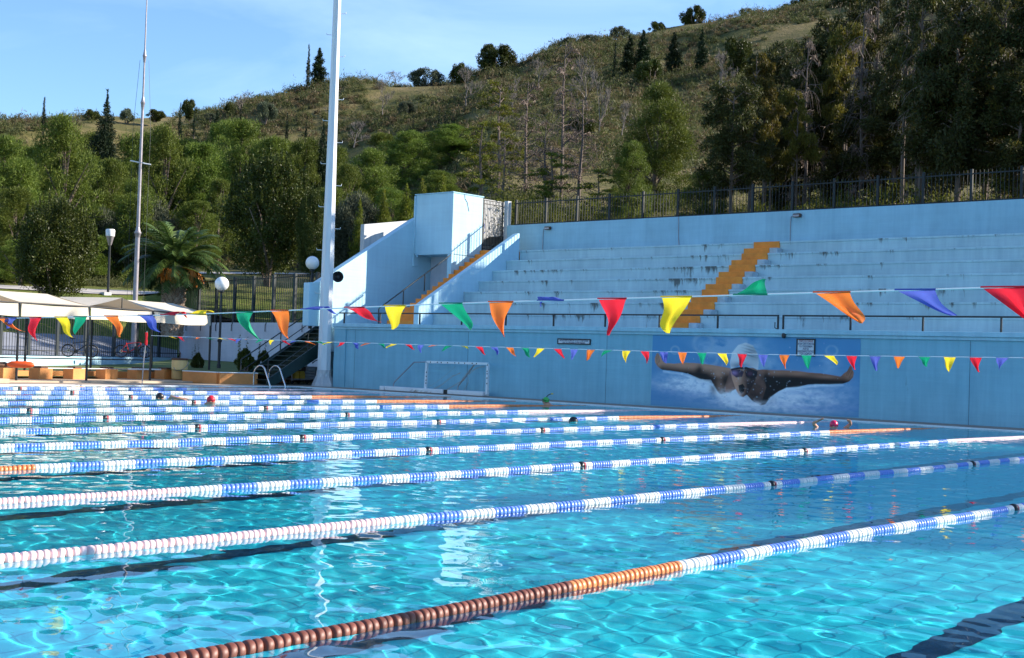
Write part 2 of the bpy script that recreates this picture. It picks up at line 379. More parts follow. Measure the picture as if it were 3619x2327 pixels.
# deck, lip
dk = MB()
dk.box((X1 + .16, YN, -.6), (37.0, YF + .16, .03)); dk.box((-30, YF + .16, -.6), (37.0, 36.0, .03)); dk.box((-30, YN, -.6), (X0 - .16, YF + .16, .03))
tag(dk.build('pool_deck', M['deck']), 'brown grey concrete deck round the pool', 'deck', kind='structure')
lp = MB()
lp.box((X1, YN, -.3), (X1 + .158, YF, .022)); lp.box((X0 - .158, YF, -.3), (X1 + .158, YF + .158, .022)); lp.box((X0 - .158, YN, -.3), (X0, YF - .002, .022))
tag(lp.build('pool_edge', M['lip'], bev=.008), 'white rounded edge of the pool', 'pool edge', kind='structure')
st = MB()
st.prism([(-30, 36.002), (22, 36.002), (29.0, 37.4), (30, 37.5), (40, 37.5), (40, 41), (-30, 41)], 'Z', -.3, .075)
st.prism([(-30, 35.3), (19.2, 35.3), (19.2, 36.0), (-30, 36.0)], 'Z', .031, .15)
tag(st.build('deck_step', M['step']), 'low beige step along the far deck', 'step', kind='structure')
gb = MB(); gb.add([(-4000, -4000, -.62), (4000, -4000, -.62), (4000, 4000, -.62), (-4000, 4000, -.62)], [(0, 1, 2, 3)])
M['ground'] = mat('dry_ground', (0.13, 0.11, 0.07), 0.95, col2=(0.08, 0.09, 0.035), scale=0.05)
# the ground sheet is cut where the pool is dug in
gb = MB()
for a, b in (((-4000, -4000), (X0 - .1, 4000)), ((X1 + .1, -4000), (4000, 4000)), ((X0 - .1, -4000), (X1 + .1, YN - .05)), ((X0 - .1, YF + .1), (X1 + .1, 4000))):
    gb.add([(a[0], a[1], -.35), (b[0], a[1], -.35), (b[0], b[1], -.35), (a[0], b[1], -.35)], [(0, 1, 2, 3)])
tag(gb.build('ground', M['ground']), 'dry earth ground around the pool grounds', 'ground', kind='structure')

# ================================================================ LANE ROPES
FM = {'white': mat('white_float', (0.80, 0.80, 0.78), 0.35, trans=0.15), 'blue': mat('blue_float', (0.20, 0.34, 0.82), 0.25, trans=0.2),
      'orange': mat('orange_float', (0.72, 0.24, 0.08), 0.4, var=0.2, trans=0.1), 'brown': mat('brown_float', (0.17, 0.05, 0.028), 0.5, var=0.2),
      'pink': mat('pale_pink_float', (0.84, 0.62, 0.60), 0.4, var=0.16, scale=9, trans=0.1), 'black': mat('black_float', (0.012, 0.018, 0.018), 0.35),
      'red': mat('red_float', (0.5, 0.02, 0.02), 0.35)}
PITCH = 0.0475
def float_mesh(key, n, pitch=PITCH, r=0.042, ns=18):
    b = MB()
    jr = random.Random(len(key) * 7 + n)
    for i in range(n):
        x = i * pitch + jr.uniform(-.0025, .0025); r0_ = r; r = r * jr.uniform(.95, 1.03); tl_ = .22 + jr.uniform(-.16, .16); ty_ = jr.uniform(-.14, .14)
        prof = [(.014, 0), (.028, .001), (.033, .004), (r * .93, .007), (r, .012), (r * 1.0, .034), (r * .93, .040), (.033, .043), (.028, .046), (.014, pitch)]
        o = len(b.v); b.lathe([(rr, xx * pitch / .0475) for rr, xx in prof], (x, 0, 0), ns, 0, 'X')
        for j in range(o, len(b.v)):
            p = b.v[j]; b.v[j] = (p[0] + p[2] * tl_ + p[1] * ty_, p[1], p[2])
        r = r0_
    o = b.build('float_run', FM[key], smooth=True)
    me = o.data; bpy.data.objects.remove(o); return me
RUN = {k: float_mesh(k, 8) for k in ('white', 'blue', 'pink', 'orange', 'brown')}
HALF = float_mesh('white', 3); MARK = float_mesh('black', 1, pitch=.06, r=.05); MARKR = float_mesh('red', 1, pitch=.03, r=.047)
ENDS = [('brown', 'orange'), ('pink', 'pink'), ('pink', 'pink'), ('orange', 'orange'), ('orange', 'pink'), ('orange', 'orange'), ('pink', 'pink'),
        ('orange', 'orange'), ('orange', 'orange'), ('orange', 'orange'), ('pink', 'pink'), ('pink', 'pink')]
RL = ['nearest lane rope, its brown and orange end floats crossing the bottom of the photo',
      'second lane rope from the camera, pale pink end floats at left, white and blue beyond',
      'third lane rope from the camera, pale pink floats meeting the left photo edge',
      'fourth lane rope from the camera, short orange run at the left photo edge',
      'fifth lane rope from the camera, long pale pink run ending before the mural',
      'sixth lane rope from the camera, orange far end just behind the dark swimmer head',
      'seventh lane rope from the camera, pale pink far end below the swimmer mural edge',
      'eighth lane rope from the camera, red orange far end in front of the snorkeller',
      'ninth lane rope from the camera, orange far end in front of the goal',
      'tenth lane rope from the camera, passing right behind the red capped swimmer',
      'eleventh lane rope from the camera, behind the backstroke swimmer',
      'farthest lane rope, closest to the planter and the canopies']
for ri, y0 in enumerate(ROPE_Y):
    t = thing('lane_rope', RL[ri], 'lane rope', (0, y0, 0), 0, 'blue and white lane ropes across the pool')
    ph = [random.uniform(0, 6.28) for _ in range(3)]
    A = 0.02
    if ri == 0: wy = lambda x: 0.16 * math.exp(-((x - 4.0) / 3.2) ** 2) * -1 + 0.05 * math.sin(x * .33 - .6)
    else: wy = lambda x, ph=ph: A * (math.sin(x * .35 + ph[0]) + .6 * math.sin(x * .83 + ph[1]))
    wz = lambda x, ph=ph: .006 + .003 * math.sin(x * 1.7 + ph[2]) - .042 * max(0, min(1, (x - 24.5) / 4.0))
    cb = MB(); cb.tube([(x, wy(x), wz(x)) for x in np.linspace(X0, X1, 60)], .006, 5); cb.build('cable', M['steel'], t, smooth=True)
    def put(me, x, L_, name='float_run'):
        o = link(name, me, t, (x, wy(x), wz(x)))
        dy = wy(x + L_) - wy(x); dz = wz(x + L_) - wz(x)
        o.rotation_euler = (0, -math.atan2(dz, L_), math.atan2(dy, L_)); return o
    S = .38 / (8 * PITCH)
    for k in range(43):
        x = 6.88 + .38 * k
        if k in (14, 28):
            put(HALF, x, .14); put(MARK, x + .155, .06, 'distance_marker'); put(MARKR, x + .215, .03, 'distance_marker'); put(HALF, x + .24, .14); continue
        put(RUN['white' if k % 2 == 0 else 'blue'], x, .38)
    for k in range(14):
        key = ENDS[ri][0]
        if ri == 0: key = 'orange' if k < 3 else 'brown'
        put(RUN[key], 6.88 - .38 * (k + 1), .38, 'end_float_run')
        put(RUN[ENDS[ri][1]], 23.22 + .38 * k, .38, 'end_float_run')

# ================================================================ GRANDSTAND
YS = -24.0
gs = thing('grandstand', 'long pale blue concrete grandstand with seven seating tiers behind the pool', 'grandstand', (30.1, 15, 0))
def gpart(mb, name, m, bev=0, parent=gs):
    for i, p in enumerate(mb.v): mb.v[i] = (p[0] - 30.1, p[1] - 15, p[2])
    o = mb.build(name, m, parent, bev=bev); return o
b = MB(); b.box((30.1, YS, -.2), (30.4, 33.44, 1.966)); b.box((30.06, 33.442, -.2), (30.4, 34.0, 1.966)); gw = gpart(b, 'front_wall', M['blue_low'])
b = MB(); b.box((29.985, YS, 2.045), (31.25, 34.05, 2.16)); b.box((30.04, YS + .01, 1.968), (30.398, 34.02, 2.043)); b.box((30.402, 33.0, 1.2), (33.5, 34.6, 2.04))
gpart(b, 'coping', M['coping'], bev=.012)
for i, yj in enumerate((33.0, 27.9, 22.6, 17.3, 12.2, 7.1)):
    if 14.9 < yj < 21.1: continue
    b = MB(); b.box((30.0975, yj - .007, .03), (30.12, yj + .007, 1.96)); gpart(b, 'wall_joint', M['joint'])
RX = [31.9, 32.63, 33.35, 34.1, 34.8, 35.5, 36.2]
for k, rx in enumerate(RX):
    b = MB(); z1 = 2.16 + .41 * (k + 1)
    b.box((rx, YS, z1 - .56), (rx + (RX[k + 1] - rx + .1 if k < 6 else .85), 31.198, z1)); b.box((rx - .028, YS, z1 - .055), (rx + .2, 31.195, z1 + .004)); gpart(b, 'seating_tier', M['tier'], bev=.012)
b = MB(); b.box((31.25, YS, 1.7), (32.2, 31.19, 2.15)); b.box((31.25, 31.2, 1.7), (34.3, 34.64, 2.15)); gpart(b, 'walkway', M['coping'])
b = MB(); b.box((37.0, YS, 0), (37.25, 32.55, 6.06)); gpart(b, 'back_wall', M['blue'], bev=.01)
b = MB()
for k, rx in enumerate(RX):
    zb = 2.16 + .41 * k
    b.box((rx - .36, 20.86, zb + .002), (rx - .002, 21.76, zb + .195)); b.box((rx - .045, 20.70, zb + .200), (rx + .3, 21.60, zb + .418))
gpart(b, 'aisle_stairs', M['orange'], bev=.008)
b = MB()
for k, rx in enumerate(RX): b.box((rx - .355, 20.60, zb0 := 2.16 + .41 * k + .002), (rx - .003, 20.857, zb0 + .19))
gpart(b, 'step_end', M['orange_side'], bev=.01)
b = MB(); b.prism([(31.2, 2.0), (36.18, 2.0), (36.18, 5.65), (36.05, 5.62), (31.3, 2.88), (31.2, 2.8)], 'Y', 31.2, 31.42); gpart(b, 'side_parapet', M['tower'], bev=.02)
b = MB()
for n in range(18):
    x = 31.0 + .265 * (n + 1); b.box((x, 31.425, 2.05 + .16 * max(0, n - 2)), (x + .6 if n < 17 else 37.0, 32.745, 2.16 + .16 * (n + 1)))
gpart(b, 'side_stairs', M['orange'], bev=.006)
# upper box (stair head), leg and inner walls
b = MB(); b.box((34.3, 32.75, 4.8), (35.87, 34.6, 6.98)); b.box((34.25, 34.6, 4.4), (34.5, 34.66, 6.95))
b.prism([(34.3, 3.9), (35.87, 4.85), (35.87, 4.798), (34.3, 4.798)][:3] + [(35.87, 4.799), (34.3, 4.799)], 'Y', 32.752, 32.95)
gpart(b, 'stair_head_box', M['tower'], bev=.012)
b = MB(); b.box((34.27, 32.73, 6.982), (35.9, 34.66, 7.02)); gpart(b, 'box_roof_edge', M['coping'])
b = MB(); b.box((35.2, 32.96, 2.2), (35.4, 34.64, 4.795)); gpart(b, 'recess_wall', M['white_wall'])
b = MB(); b.prism([(29.45, 2.05), (30.35, 2.05), (30.35, .0), (36.4, .0), (36.4, 7.0), (35.9, 6.85), (34.25, 6.08), (29.85, 3.54), (29.45, 3.5)], 'Y', 34.65, 34.95)
gpart(b, 'sloping_side_wall', M['tower'], bev=.01)
b = MB(); b.tube([on('X', 34.28, 1000 + 882 * .52604, 640 + yy * .52604) for yy in (262, 480)] + [Vector((34.28, 34.4, 4.72))], .03, 8); gpart(b, 'downpipe', M['blue'])
# hairline crack / cable on the lit face
b = MB(); b.tube([on('Y', 32.745, 1400 + x * .34423, 650 + y * .34423) for x, y in ((705, 108), (708, 155), (730, 190), (740, 240), (748, 285))], .012, 5); gpart(b, 'cable', M['grey_metal'])
b = MB()
for yy, dx in ((25.0, 0), ): b.tube([(36.985, 24.98, 6.05), (36.985, 24.96, 5.4), (36.985, 24.93, 5.1)], .012, 5)
gpart(b, 'cable', M['grey_metal'])
# wall floodlights with drop cables
for i, (yy, zz, lab) in enumerate(((30.54, 5.87, 'small brown bulkhead lamp on the back wall nearest the gate'), (20.55, 5.89, 'small brown bulkhead lamp on the back wall above the orange aisle stairs'))):
    t = thing('wall_lamp', lab, 'wall lamp', (36.99, yy, zz), 0, 'bulkhead lamps on the back wall')
    MB().box((-.12, -.13, -.05), (0, .13, .07)).build('housing', M['brown'], t, bev=.03)
    MB().box((-.135, -.10, -.035), (-.118, .10, .03)).build('lamp_glass', M['grey_metal'], t, bev=.005)
    MB().tube([(-.01, .13, 0), (-.012, .24, -.02), (-.012, .25, -.2), (-.012, .25, -.85)], .011, 6).build('cable', M['grey_metal'], t)
# under-coping lamp
p = on('X', 30.0, 2650 + 615 * .19477, 1160 + 140 * .19477)
t = thing('wall_lamp', 'black lamp head hanging on a bent arm below the coping, above the mural', 'wall lamp', p)
MB().lathe([(0.001, -.07), (.04, -.06), (.055, 0), (.04, .06), (.001, .07)], n=12).build('housing', M['black_gloss'], t, smooth=True)
MB().tube([(.0, .0, .05), (.0, .20, .17), (.0, .26, .20), (.0, .26, .34)], .013, 6).build('arm', M['dark_metal'], t)

# railings on the coping
def rail(ya, yb, posts, lab):
    t = thing('coping_railing', lab, 'railing', (30.25, (ya + yb) / 2, 2.16), 0, 'railings on the coping')
    ym = (ya + yb) / 2
    MB().bar((0, ya - ym, .355), (0, yb - ym, .355), .04, .04).build('top_rail', M['dark_metal'], t)
    for py in posts: MB().box((-.02, py - ym - .02, 0), (.02, py - ym + .02, .334)).build('post', M['dark_metal'], t)
rail(17.27, 34.0, [17.29, 19.09, 20.95, 22.8, 24.68, 26.53, 28.35, 30.18, 32.0, 33.75], 'long low dark railing on the coping from the mural to the light pole')
rail(-20, 17.16, [17.14, 15.28, 13.42, 11.56, 9.7, 7.84, 5.98, 4.1, 2.2, 0.4], 'low dark railing on the coping right of the gap above the mural')
# stair handrail
t = thing('stair_handrail', 'sloping grey green handrail beside the orange side stairs', 'handrail', (30.85, 32.72, 2.16))
MB().tube([(0, 0, 0), (0, 0, .52), (.04, 0, .56), (3.38, 0, 2.6)], .022, 8).build('rail', M['fence_grey'], t, smooth=True)
for x in (1.12, 2.12): MB().tube([(x, 0, .1 + (x - .2) * .6), (x, 0, .53 + x * .612)], .02, 8).build('post', M['dark_metal'], t)

# gate at the stair head
gt = thing('metal_gate', 'dark barred metal gate at the head of the orange stairs', 'gate', (36.46, 32.78, 5.1))
b = MB()
for x in (-.55, .53): b.box((x - .025, -.025, -.06), (x + .025, .025, 1.83))
for z in (.02, .16, 1.67, 1.80): b.box((-.53, -.015, z - .015), (.51, .015, z + .015))
b.build('gate_frame', M['dark_metal'], gt)
b = MB()
for i in range(12): x = -.47 + i * .082; b.box((x - .009, -.009, .035), (x + .009, .009, 1.79))
b.build('bar_panel', M['dark_metal'], gt)
pl = MB(); pl.box((37.03, 32.56, 4.9), (37.22, 32.74, 6.97)); tag(pl.build('gate_pillar', M['plaster'], bev=.01), 'narrow white gate pillar between gate and back fence', 'pillar')
gwl = thing('graffiti_wall', 'white wall with blue and pink graffiti seen through the gate', 'wall', (37.4, 34.0, 5.0))
MB().box((-1.3, 0, -.5), (1.4, .2, 2.15)).build('wall', M['plaster'], gwl)
gf = [mat('blue_graffiti_paint', (0.03, 0.06, 0.30), 0.6), mat('pink_graffiti_paint', (0.75, 0.12, 0.42), 0.6)]
rr = random.Random(3)
for gi, (nst, sx, sz) in enumerate(((9, .55, .33), (2, .25, .2))):
    b = MB()
    for s in range(nst):
        cx_ = -0.35 + rr.uniform(-sx, sx) * .75; cz_ = 1.05 + rr.uniform(-sz, sz) * .6; a0 = rr.uniform(0, 6)
        if gi: cx_ = -.62 + rr.uniform(-.1, .1); cz_ = 1.45
        b.tube([(cx_ + (.10 + .05 * math.sin(q * 1.7)) * math.cos(a0 + q), -.006, cz_ + (.17 + .06 * math.cos(q * 1.3)) * math.sin(a0 + q)) for q in np.linspace(0, 5.6, 18)], .014, 4)
    for i, p in enumerate(b.v): b.v[i] = (p[0], -.002 + (p[1] + .006) * .15, p[2])
    b.build('graffiti', gf[gi], gwl)

# fence builder -----------------------------------------------------------
def fence(name, lab, pts, h, post_d=1.45, pick=.115, pw=.014, rails=(.12, -.1), bay_mat=None, post_w=.075, group=None, post_mat=None, overtop=.03, drop=0.0):
    p0 = Vector(pts[0]); t = thing(name, lab, 'fence', p0, 0, group)
    bay_mat = bay_mat or M['fence']; post_mat = post_mat or M['fence']
    for i in range(len(pts) - 1):
        a = Vector(pts[i]) - p0; c = Vector(pts[i + 1]) - p0; Ln = (c - a).length; n = max(1, round(Ln / post_d))
        for k in range(n):
            q0 = a + (c - a) * (k / n); q1 = a + (c - a) * ((k + 1) / n)
            MB().box((q0.x - post_w / 2, q0.y - post_w / 2, q0.z - .05 - drop), (q0.x + post_w / 2, q0.y + post_w / 2, q0.z + h + overtop)).build('post', post_mat, t)
            b = MB()
            for rz in rails:
                z = rz if rz > 0 else h + rz
                b.bar(q0 + Vector((0, 0, z)), q1 + Vector((0, 0, z)), .02, .035)
            m = max(2, round((q1 - q0).length / pick))
            for j in range(1, m):
                q = q0 + (q1 - q0) * (j / m); b.box((q.x - pw / 2, q.y - pw / 2, q.z + .03), (q.x + pw / 2, q.y + pw / 2, q.z + h))
            b.build('picket_panel', bay_mat, t)
    q = Vector(pts[-1]) - p0
    MB().box((q.x - post_w / 2, q.y - post_w / 2, q.z - .05), (q.x + post_w / 2, q.y + post_w / 2, q.z + h + overtop)).build('post', post_mat, t)
    return t
fence('boundary_fence', 'long dark picket fence along the top of the grandstand back wall', [(37.32, 32.4, 6.0), (37.32, -22, 6.0)], 1.0)
#%%END_STAND
# ================================================================ MURAL AND SIGNS ON THE FRONT WALL
def smooth(a, n):
    for _ in range(n):
        a = (a + np.roll(a, 1, 0) + np.roll(a, -1, 0)) / 3; a = (a + np.roll(a, 1, 1) + np.roll(a, -1, 1)) / 3
    return a
def inpoly(px_, py_, poly):
    ins = np.zeros(px_.shape, bool); n = len(poly)
    for i in range(n):
        xa, ya = poly[i]; xb, yb = poly[(i + 1) % n]
        c = ((ya > py_) != (yb > py_)); 
        with np.errstate(divide='ignore', invalid='ignore'): xi = (xb - xa) * (py_ - ya) / (yb - ya + 1e-12) + xa
        ins ^= c & (px_ < xi)
    return ins
def mural():
    # painted picture as vertex colours; u,v are pixels of my own 1240 x 430 sketch of the painting
    W_, H_ = 930, 322
    U, V = np.meshgrid(np.linspace(0, 1240, W_), np.linspace(0, 430, H_))
    r = np.random.default_rng(2)
    def fbm(sx, sy, seed):
        rr = np.random.default_rng(seed); out = np.zeros_like(U); amp = 1; tot = 0
        for o in range(5):
            g = rr.random((int(3 + 430 / sy * 2 ** o) + 2, int(3 + 1240 / sx * 2 ** o) + 2))
            fx = U / sx * 2 ** o; fy = V / sy * 2 ** o; ix = fx.astype(int); iy = fy.astype(int); tx = fx - ix; ty = fy - iy
            tx = tx * tx * (3 - 2 * tx); ty = ty * ty * (3 - 2 * ty)
            out += amp * ((g[iy, ix] * (1 - tx) + g[iy, ix + 1] * tx) * (1 - ty) + (g[iy + 1, ix] * (1 - tx) + g[iy + 1, ix + 1] * tx) * ty); tot += amp; amp *= .55
        return out / tot
    C = np.zeros((H_, W_, 3))
    def put(mask, col):
        C[:] = C * (1 - mask[..., None]) + np.array(col) * mask[..., None]
    base1, base2 = np.array((.075, .26, .50)), np.array((.12, .33, .55))
    f = fbm(220, 120, 1)[..., None]; C[:] = base1 * (1 - f) + base2 * f
    # spray clouds behind the head and arms, foam under the arms
    d = lambda cx, cy, rx, ry: np.exp(-(((U - cx) / rx) ** 2 + ((V - cy) / ry) ** 2))
    n1 = fbm(90, 50, 3); n2 = fbm(200, 45, 4); n3 = fbm(60, 60, 9)
    put(np.clip((d(590, 120, 110, 130) + .9 * d(430, 60, 120, 60) + .5 * d(690, 170, 110, 60) + .4 * d(1060, 150, 90, 60)) * (n1 * 2.6 - .75), 0, .5), (.50, .64, .76))
    foam = np.clip((d(330, 290, 240, 60) + d(560, 340, 160, 70) + d(860, 320, 240, 70) + .8 * d(700, 390, 320, 30)) * (n2 * 2.8 - .30), 0, .95)
    n4 = fbm(26, 15, 17); put(np.clip(foam * (.55 + 1.3 * (n4 - .35)) * 1.35, 0, .97), (.84, .90, .96))
    put(np.clip(d(620, 350, 300, 40) * (n1 * 3 - 1.2), 0, .9), (.90, .93, .98))
    put(np.clip((d(250, 360, 220, 28) + d(980, 385, 240, 22) + .8 * d(1000, 300, 160, 40)) * (n2 * 3 - 1.0), 0, .85), (.08, .26, .55))
    for cx, cy, rx in ((375, 135, 45), (330, 45, 60), (1085, 70, 30), (150, 90, 26)):
        rg = np.exp(-((np.hypot((U - cx) / rx, (V - cy) / (rx * .9)) - 1) * 5) ** 2); put(np.clip(rg * n3 * 1.3, 0, .5), (.36, .50, .62))
    # figure: arms, chest, head
    def body(poly, lo, hi, light=(0, -1), soft=2, top=None, bot=None):
        m = inpoly(U, V, poly).astype(float); m = smooth(m, soft)
        yy = (V - top) / (bot - top) if top is not None else (V - V[m > .5].min()) / max(1, np.ptp(V[m > .5]))
        s = np.clip(1 - yy * 1.15, 0, 1)[..., None] if not callable(lo) else None
        col = np.array(lo) * (1 - s) + np.array(hi) * s
        C[:] = C * (1 - m[..., None]) + col * m[..., None]
    dark, skin, lit = (.012, .008, .008), (.30, .125, .075), (.56, .28, .18)
    larm = [(30, 112), (40, 108), (46, 122), (58, 134), (70, 158), (84, 170), (150, 172), (220, 163), (290, 165), (370, 170), (450, 180), (520, 190), (540, 230), (520, 300), (505, 345), (470, 360), (430, 330), (400, 285), (385, 258), (320, 258), (250, 232), (200, 222), (120, 214), (74, 212), (56, 204), (34, 186), (20, 166), (18, 142)]
    rarm = [(640, 195), (700, 188), (760, 190), (830, 188), (900, 190), (960, 196), (1030, 198), (1090, 205), (1138, 212), (1152, 196), (1172, 180), (1182, 160), (1186, 148), (1196, 150), (1198, 168), (1208, 186), (1204, 212), (1184, 236), (1150, 250), (1080, 256), (1010, 258), (960, 262), (900, 280), (840, 285), (790, 310), (745, 345), (720, 385), (690, 395), (640, 370), (600, 330)]
    chest = [(505, 190), (560, 180), (640, 180), (700, 200), (720, 290), (700, 360), (690, 392), (650, 370), (600, 330), (550, 300), (500, 330), (480, 350), (470, 300)]
    m = np.clip((smooth(inpoly(U, V, larm).astype(float), 12) - .3) * 3.2, 0, 1)[..., None]
    t = np.clip((V - 172 - .06 * (U - 80)) / 44, 0, 1); t = np.clip(t + .25 * (fbm(70, 40, 12) - .5), 0, 1)[..., None]
    C[:] = C * (1 - m) + m * (np.array(lit) * (1 - t) ** 1.2 + np.array(dark) * (1 - (1 - t) ** 1.2))
    m = np.clip((smooth(inpoly(U, V, rarm).astype(float), 12) - .3) * 3.2, 0, 1)[..., None]
    t = np.clip((V - 190 - .02 * (U - 640)) / 42 + .25 * (fbm(80, 40, 13) - .5), 0, 1)[..., None]
    C[:] = C * (1 - m) + m * (np.array(skin) * 1.15 * (1 - t) ** 1.4 + np.array(dark) * (1 - (1 - t) ** 1.4))
    m = smooth(inpoly(U, V, chest).astype(float), 3)[..., None]; t = np.clip(fbm(70, 60, 14) * 1.2 - .1, 0, 1)[..., None]
    C[:] = C * (1 - m) + m * (np.array((.52, .25, .17)) * t + np.array((.07, .04, .035)) * (1 - t))
    for cx, cy, rx, ry, a in ((430, 220, 42, 40, .9), (445, 300, 34, 40, .55), (300, 185, 60, 18, .5), (200, 185, 50, 14, .5), (48, 165, 16, 32, .8), (560, 210, 28, 26, .45), (760, 205, 60, 16, .5), (900, 203, 70, 14, .55), (1060, 216, 70, 10, .5), (1180, 210, 20, 20, .35)):
        put(np.clip(d(cx, cy, rx, ry), 0, 1) * a, lit)
    put(np.clip(d(312, 205, 18, 30), 0, 1) * .8, dark); put(np.clip(d(385, 255, 60, 16), 0, 1) * .6, dark)
    put(np.clip(d(300, 215, 26, 26) + d(345, 250, 60, 12) + d(405, 300, 22, 40) + d(470, 262, 20, 34) + d(720, 230, 16, 40) + d(800, 250, 70, 24) + d(700, 320, 60, 60) + d(930, 240, 90, 16) + d(640, 300, 40, 60), 0, 1) * .75, dark)
    put(np.clip(d(500, 345, 46, 22) + d(455, 352, 26, 14) + d(640, 392, 60, 16) + d(560, 365, 40, 14), 0, 1) * np.clip(n4 * 2.2 - .3, 0, 1), (.92, .95, .98))
    for (xa, ya_, xb, yb__) in ((30, 118, 44, 170), (38, 116, 52, 165), (26, 130, 36, 178), (1192, 160, 1176, 205), (1184, 160, 1168, 204), (1200, 178, 1184, 214)):
        tt_ = np.clip(((U - xa) * (xb - xa) + (V - ya_) * (yb__ - ya_)) / ((xb - xa) ** 2 + (yb__ - ya_) ** 2), 0, 1)
        put(np.exp(-(np.hypot(U - xa - tt_ * (xb - xa), V - ya_ - tt_ * (yb__ - ya_)) / 2.2) ** 2) * .55, (.06, .03, .025))
    # rim of white water along the underside of the arms
    for pts_ in ([(80, 222), (200, 232), (330, 268), (395, 290), (430, 335), (470, 365)], [(1150, 258), (1000, 268), (840, 294), (750, 350), (720, 392)]):
        for (xa, ya_), (xb, yb__) in zip(pts_[:-1], pts_[1:]):
            tt_ = np.clip(((U - xa) * (xb - xa) + (V - ya_) * (yb__ - ya_)) / ((xb - xa) ** 2 + (yb__ - ya_) ** 2), 0, 1)
            put(np.exp(-(np.hypot(U - xa - tt_ * (xb - xa), V - ya_ - tt_ * (yb__ - ya_)) / 7) ** 2) * np.clip(n1 * 1.8 - .4, 0, .8), (.80, .88, .95))
    # head: white cap, dark goggles, open mouth
    face = [(503, 195), (530, 185), (600, 180), (655, 195), (668, 215), (650, 260), (632, 300), (610, 335), (585, 352), (560, 345), (535, 300), (515, 250)]
    m = smooth(inpoly(U, V, face).astype(float), 2)[..., None]; t = np.clip((U - 545) / 60 + .3 * (n3 - .5), 0, 1)[..., None]
    C[:] = C * (1 - m) + m * (np.array((.66, .33, .21)) * (1 - t) + np.array((.04, .022, .02)) * t)
    cap = [(505, 195), (498, 150), (510, 95), (545, 50), (590, 35), (635, 50), (662, 95), (672, 150), (668, 192), (640, 178), (590, 165), (545, 172)]
    m = smooth(inpoly(U, V, cap).astype(float), 2)[..., None]
    t = np.clip(d(640, 95, 60, 60) * .6 + d(560, 170, 60, 18) * .7 + .25 * n3, 0, 1)[..., None]
    C[:] = C * (1 - m) + m * (np.array((.84, .86, .88)) * (1 - t) + np.array((.16, .19, .23)) * t)
    for kk in range(4): 
        ln = np.exp(-((V - (55 + 17 * kk) - .25 * (U - 600)) / 3.0) ** 2) * d(615, 80 + 12 * kk, 38, 60); put(np.clip(ln, 0, 1) * .55, (.07, .09, .11))
    for poly, col in (([(508, 200), (560, 192), (585, 205), (575, 235), (540, 240), (515, 222)], (.05, .03, .05)), ([(592, 205), (640, 192), (665, 205), (655, 235), (620, 245), (598, 230)], (.015, .012, .015)),
                      ([(505, 190), (560, 178), (600, 176), (668, 200), (664, 208), (600, 190), (560, 190), (508, 203)], (.02, .02, .025)),
                      ([(555, 285), (580, 275), (592, 290), (590, 318), (575, 332), (560, 318)], (.012, .008, .008))):
        put(smooth(inpoly(U, V, poly).astype(float), 1), col)
    put(d(528, 214, 20, 14) * .95, (.36, .20, .38)); put(d(622, 214, 18, 13) * .7, (.13, .05, .09)); put(d(563, 250, 8, 18) * .6, (.48, .30, .22)); put(d(610, 250, 12, 10) * .5, (.35, .22, .18))
    # splash on the chest and drops
    put(np.clip((d(500, 330, 60, 26) + d(560, 352, 80, 20) + .7 * d(690, 385, 60, 16)) * (n1 * 3.4 - 1.2), 0, .9), (.92, .94, .98))
    for _ in range(150):
        cx, cy = r.uniform(60, 1200), r.uniform(20, 400)
        if r.random() < .75: cx, cy = r.normal(600, 190), r.normal(290, 80)
        put(d(cx, cy, r.uniform(1.5, 4), r.uniform(1.5, 5)) * r.uniform(.2, .7), (.55, .62, .72))
    put(inpoly(U, V, [(0, 398), (1240, 400), (1240, 430), (0, 430)]) * .25, (.20, .40, .55))
    ya, yb, za, zb = 21.05, 14.92, 1.962, 0.05
    co = np.stack([np.full_like(U, 30.096), ya + (yb - ya) * U / 1240, za + (zb - za) * V / 430], -1).reshape(-1, 3)
    idx = np.arange(W_ * H_).reshape(H_, W_); fc = np.stack([idx[:-1, :-1], idx[1:, :-1], idx[1:, 1:], idx[:-1, 1:]], -1).reshape(-1, 4)
    m = bpy.data.materials.new('mural_paint'); m.use_nodes = True; N = m.node_tree.nodes; L = m.node_tree.links
    b = N['Principled BSDF']; b.inputs['Roughness'].default_value = .6; b.inputs['Specular IOR Level'].default_value = .3
    a = N.new('ShaderNodeVertexColor'); a.layer_name = 'paint'; L.new(a.outputs[0], b.inputs['Base Color'])
    me = np_mesh('mural', co, fc, m)
    ca = me.color_attributes.new('paint', 'FLOAT_COLOR', 'POINT')
    ca.data.foreach_set('color', np.concatenate([np.clip(C, 0, 1).reshape(-1, 3), np.ones((W_ * H_, 1))], 1).astype(np.float32).ravel())
    o = link('mural', me); tag(o, 'wall painting of a butterfly swimmer in white cap and goggles amid blue splashes', 'mural')
mural()
def text(s, size, loc, parent, m, name='lettering', align='CENTER', sx=1.0):
    cu = bpy.data.curves.new(name, 'FONT'); cu.body = s; cu.size = size; cu.align_x = align; cu.align_y = 'CENTER'; cu.extrude = .001; cu.offset = .0015
    cu.materials.append(m); o = bpy.data.objects.new(name, cu); COL.objects.link(o); o.parent = parent; o.location = loc
    dg = bpy.context.evaluated_depsgraph_get(); me = bpy.data.meshes.new_from_object(o.evaluated_get(dg)); bpy.data.objects.remove(o)
    o = link(name, me, parent, loc); o.rotation_euler = (math.pi / 2, 0, -math.pi / 2); o.scale = (sx, 1, 1); return o
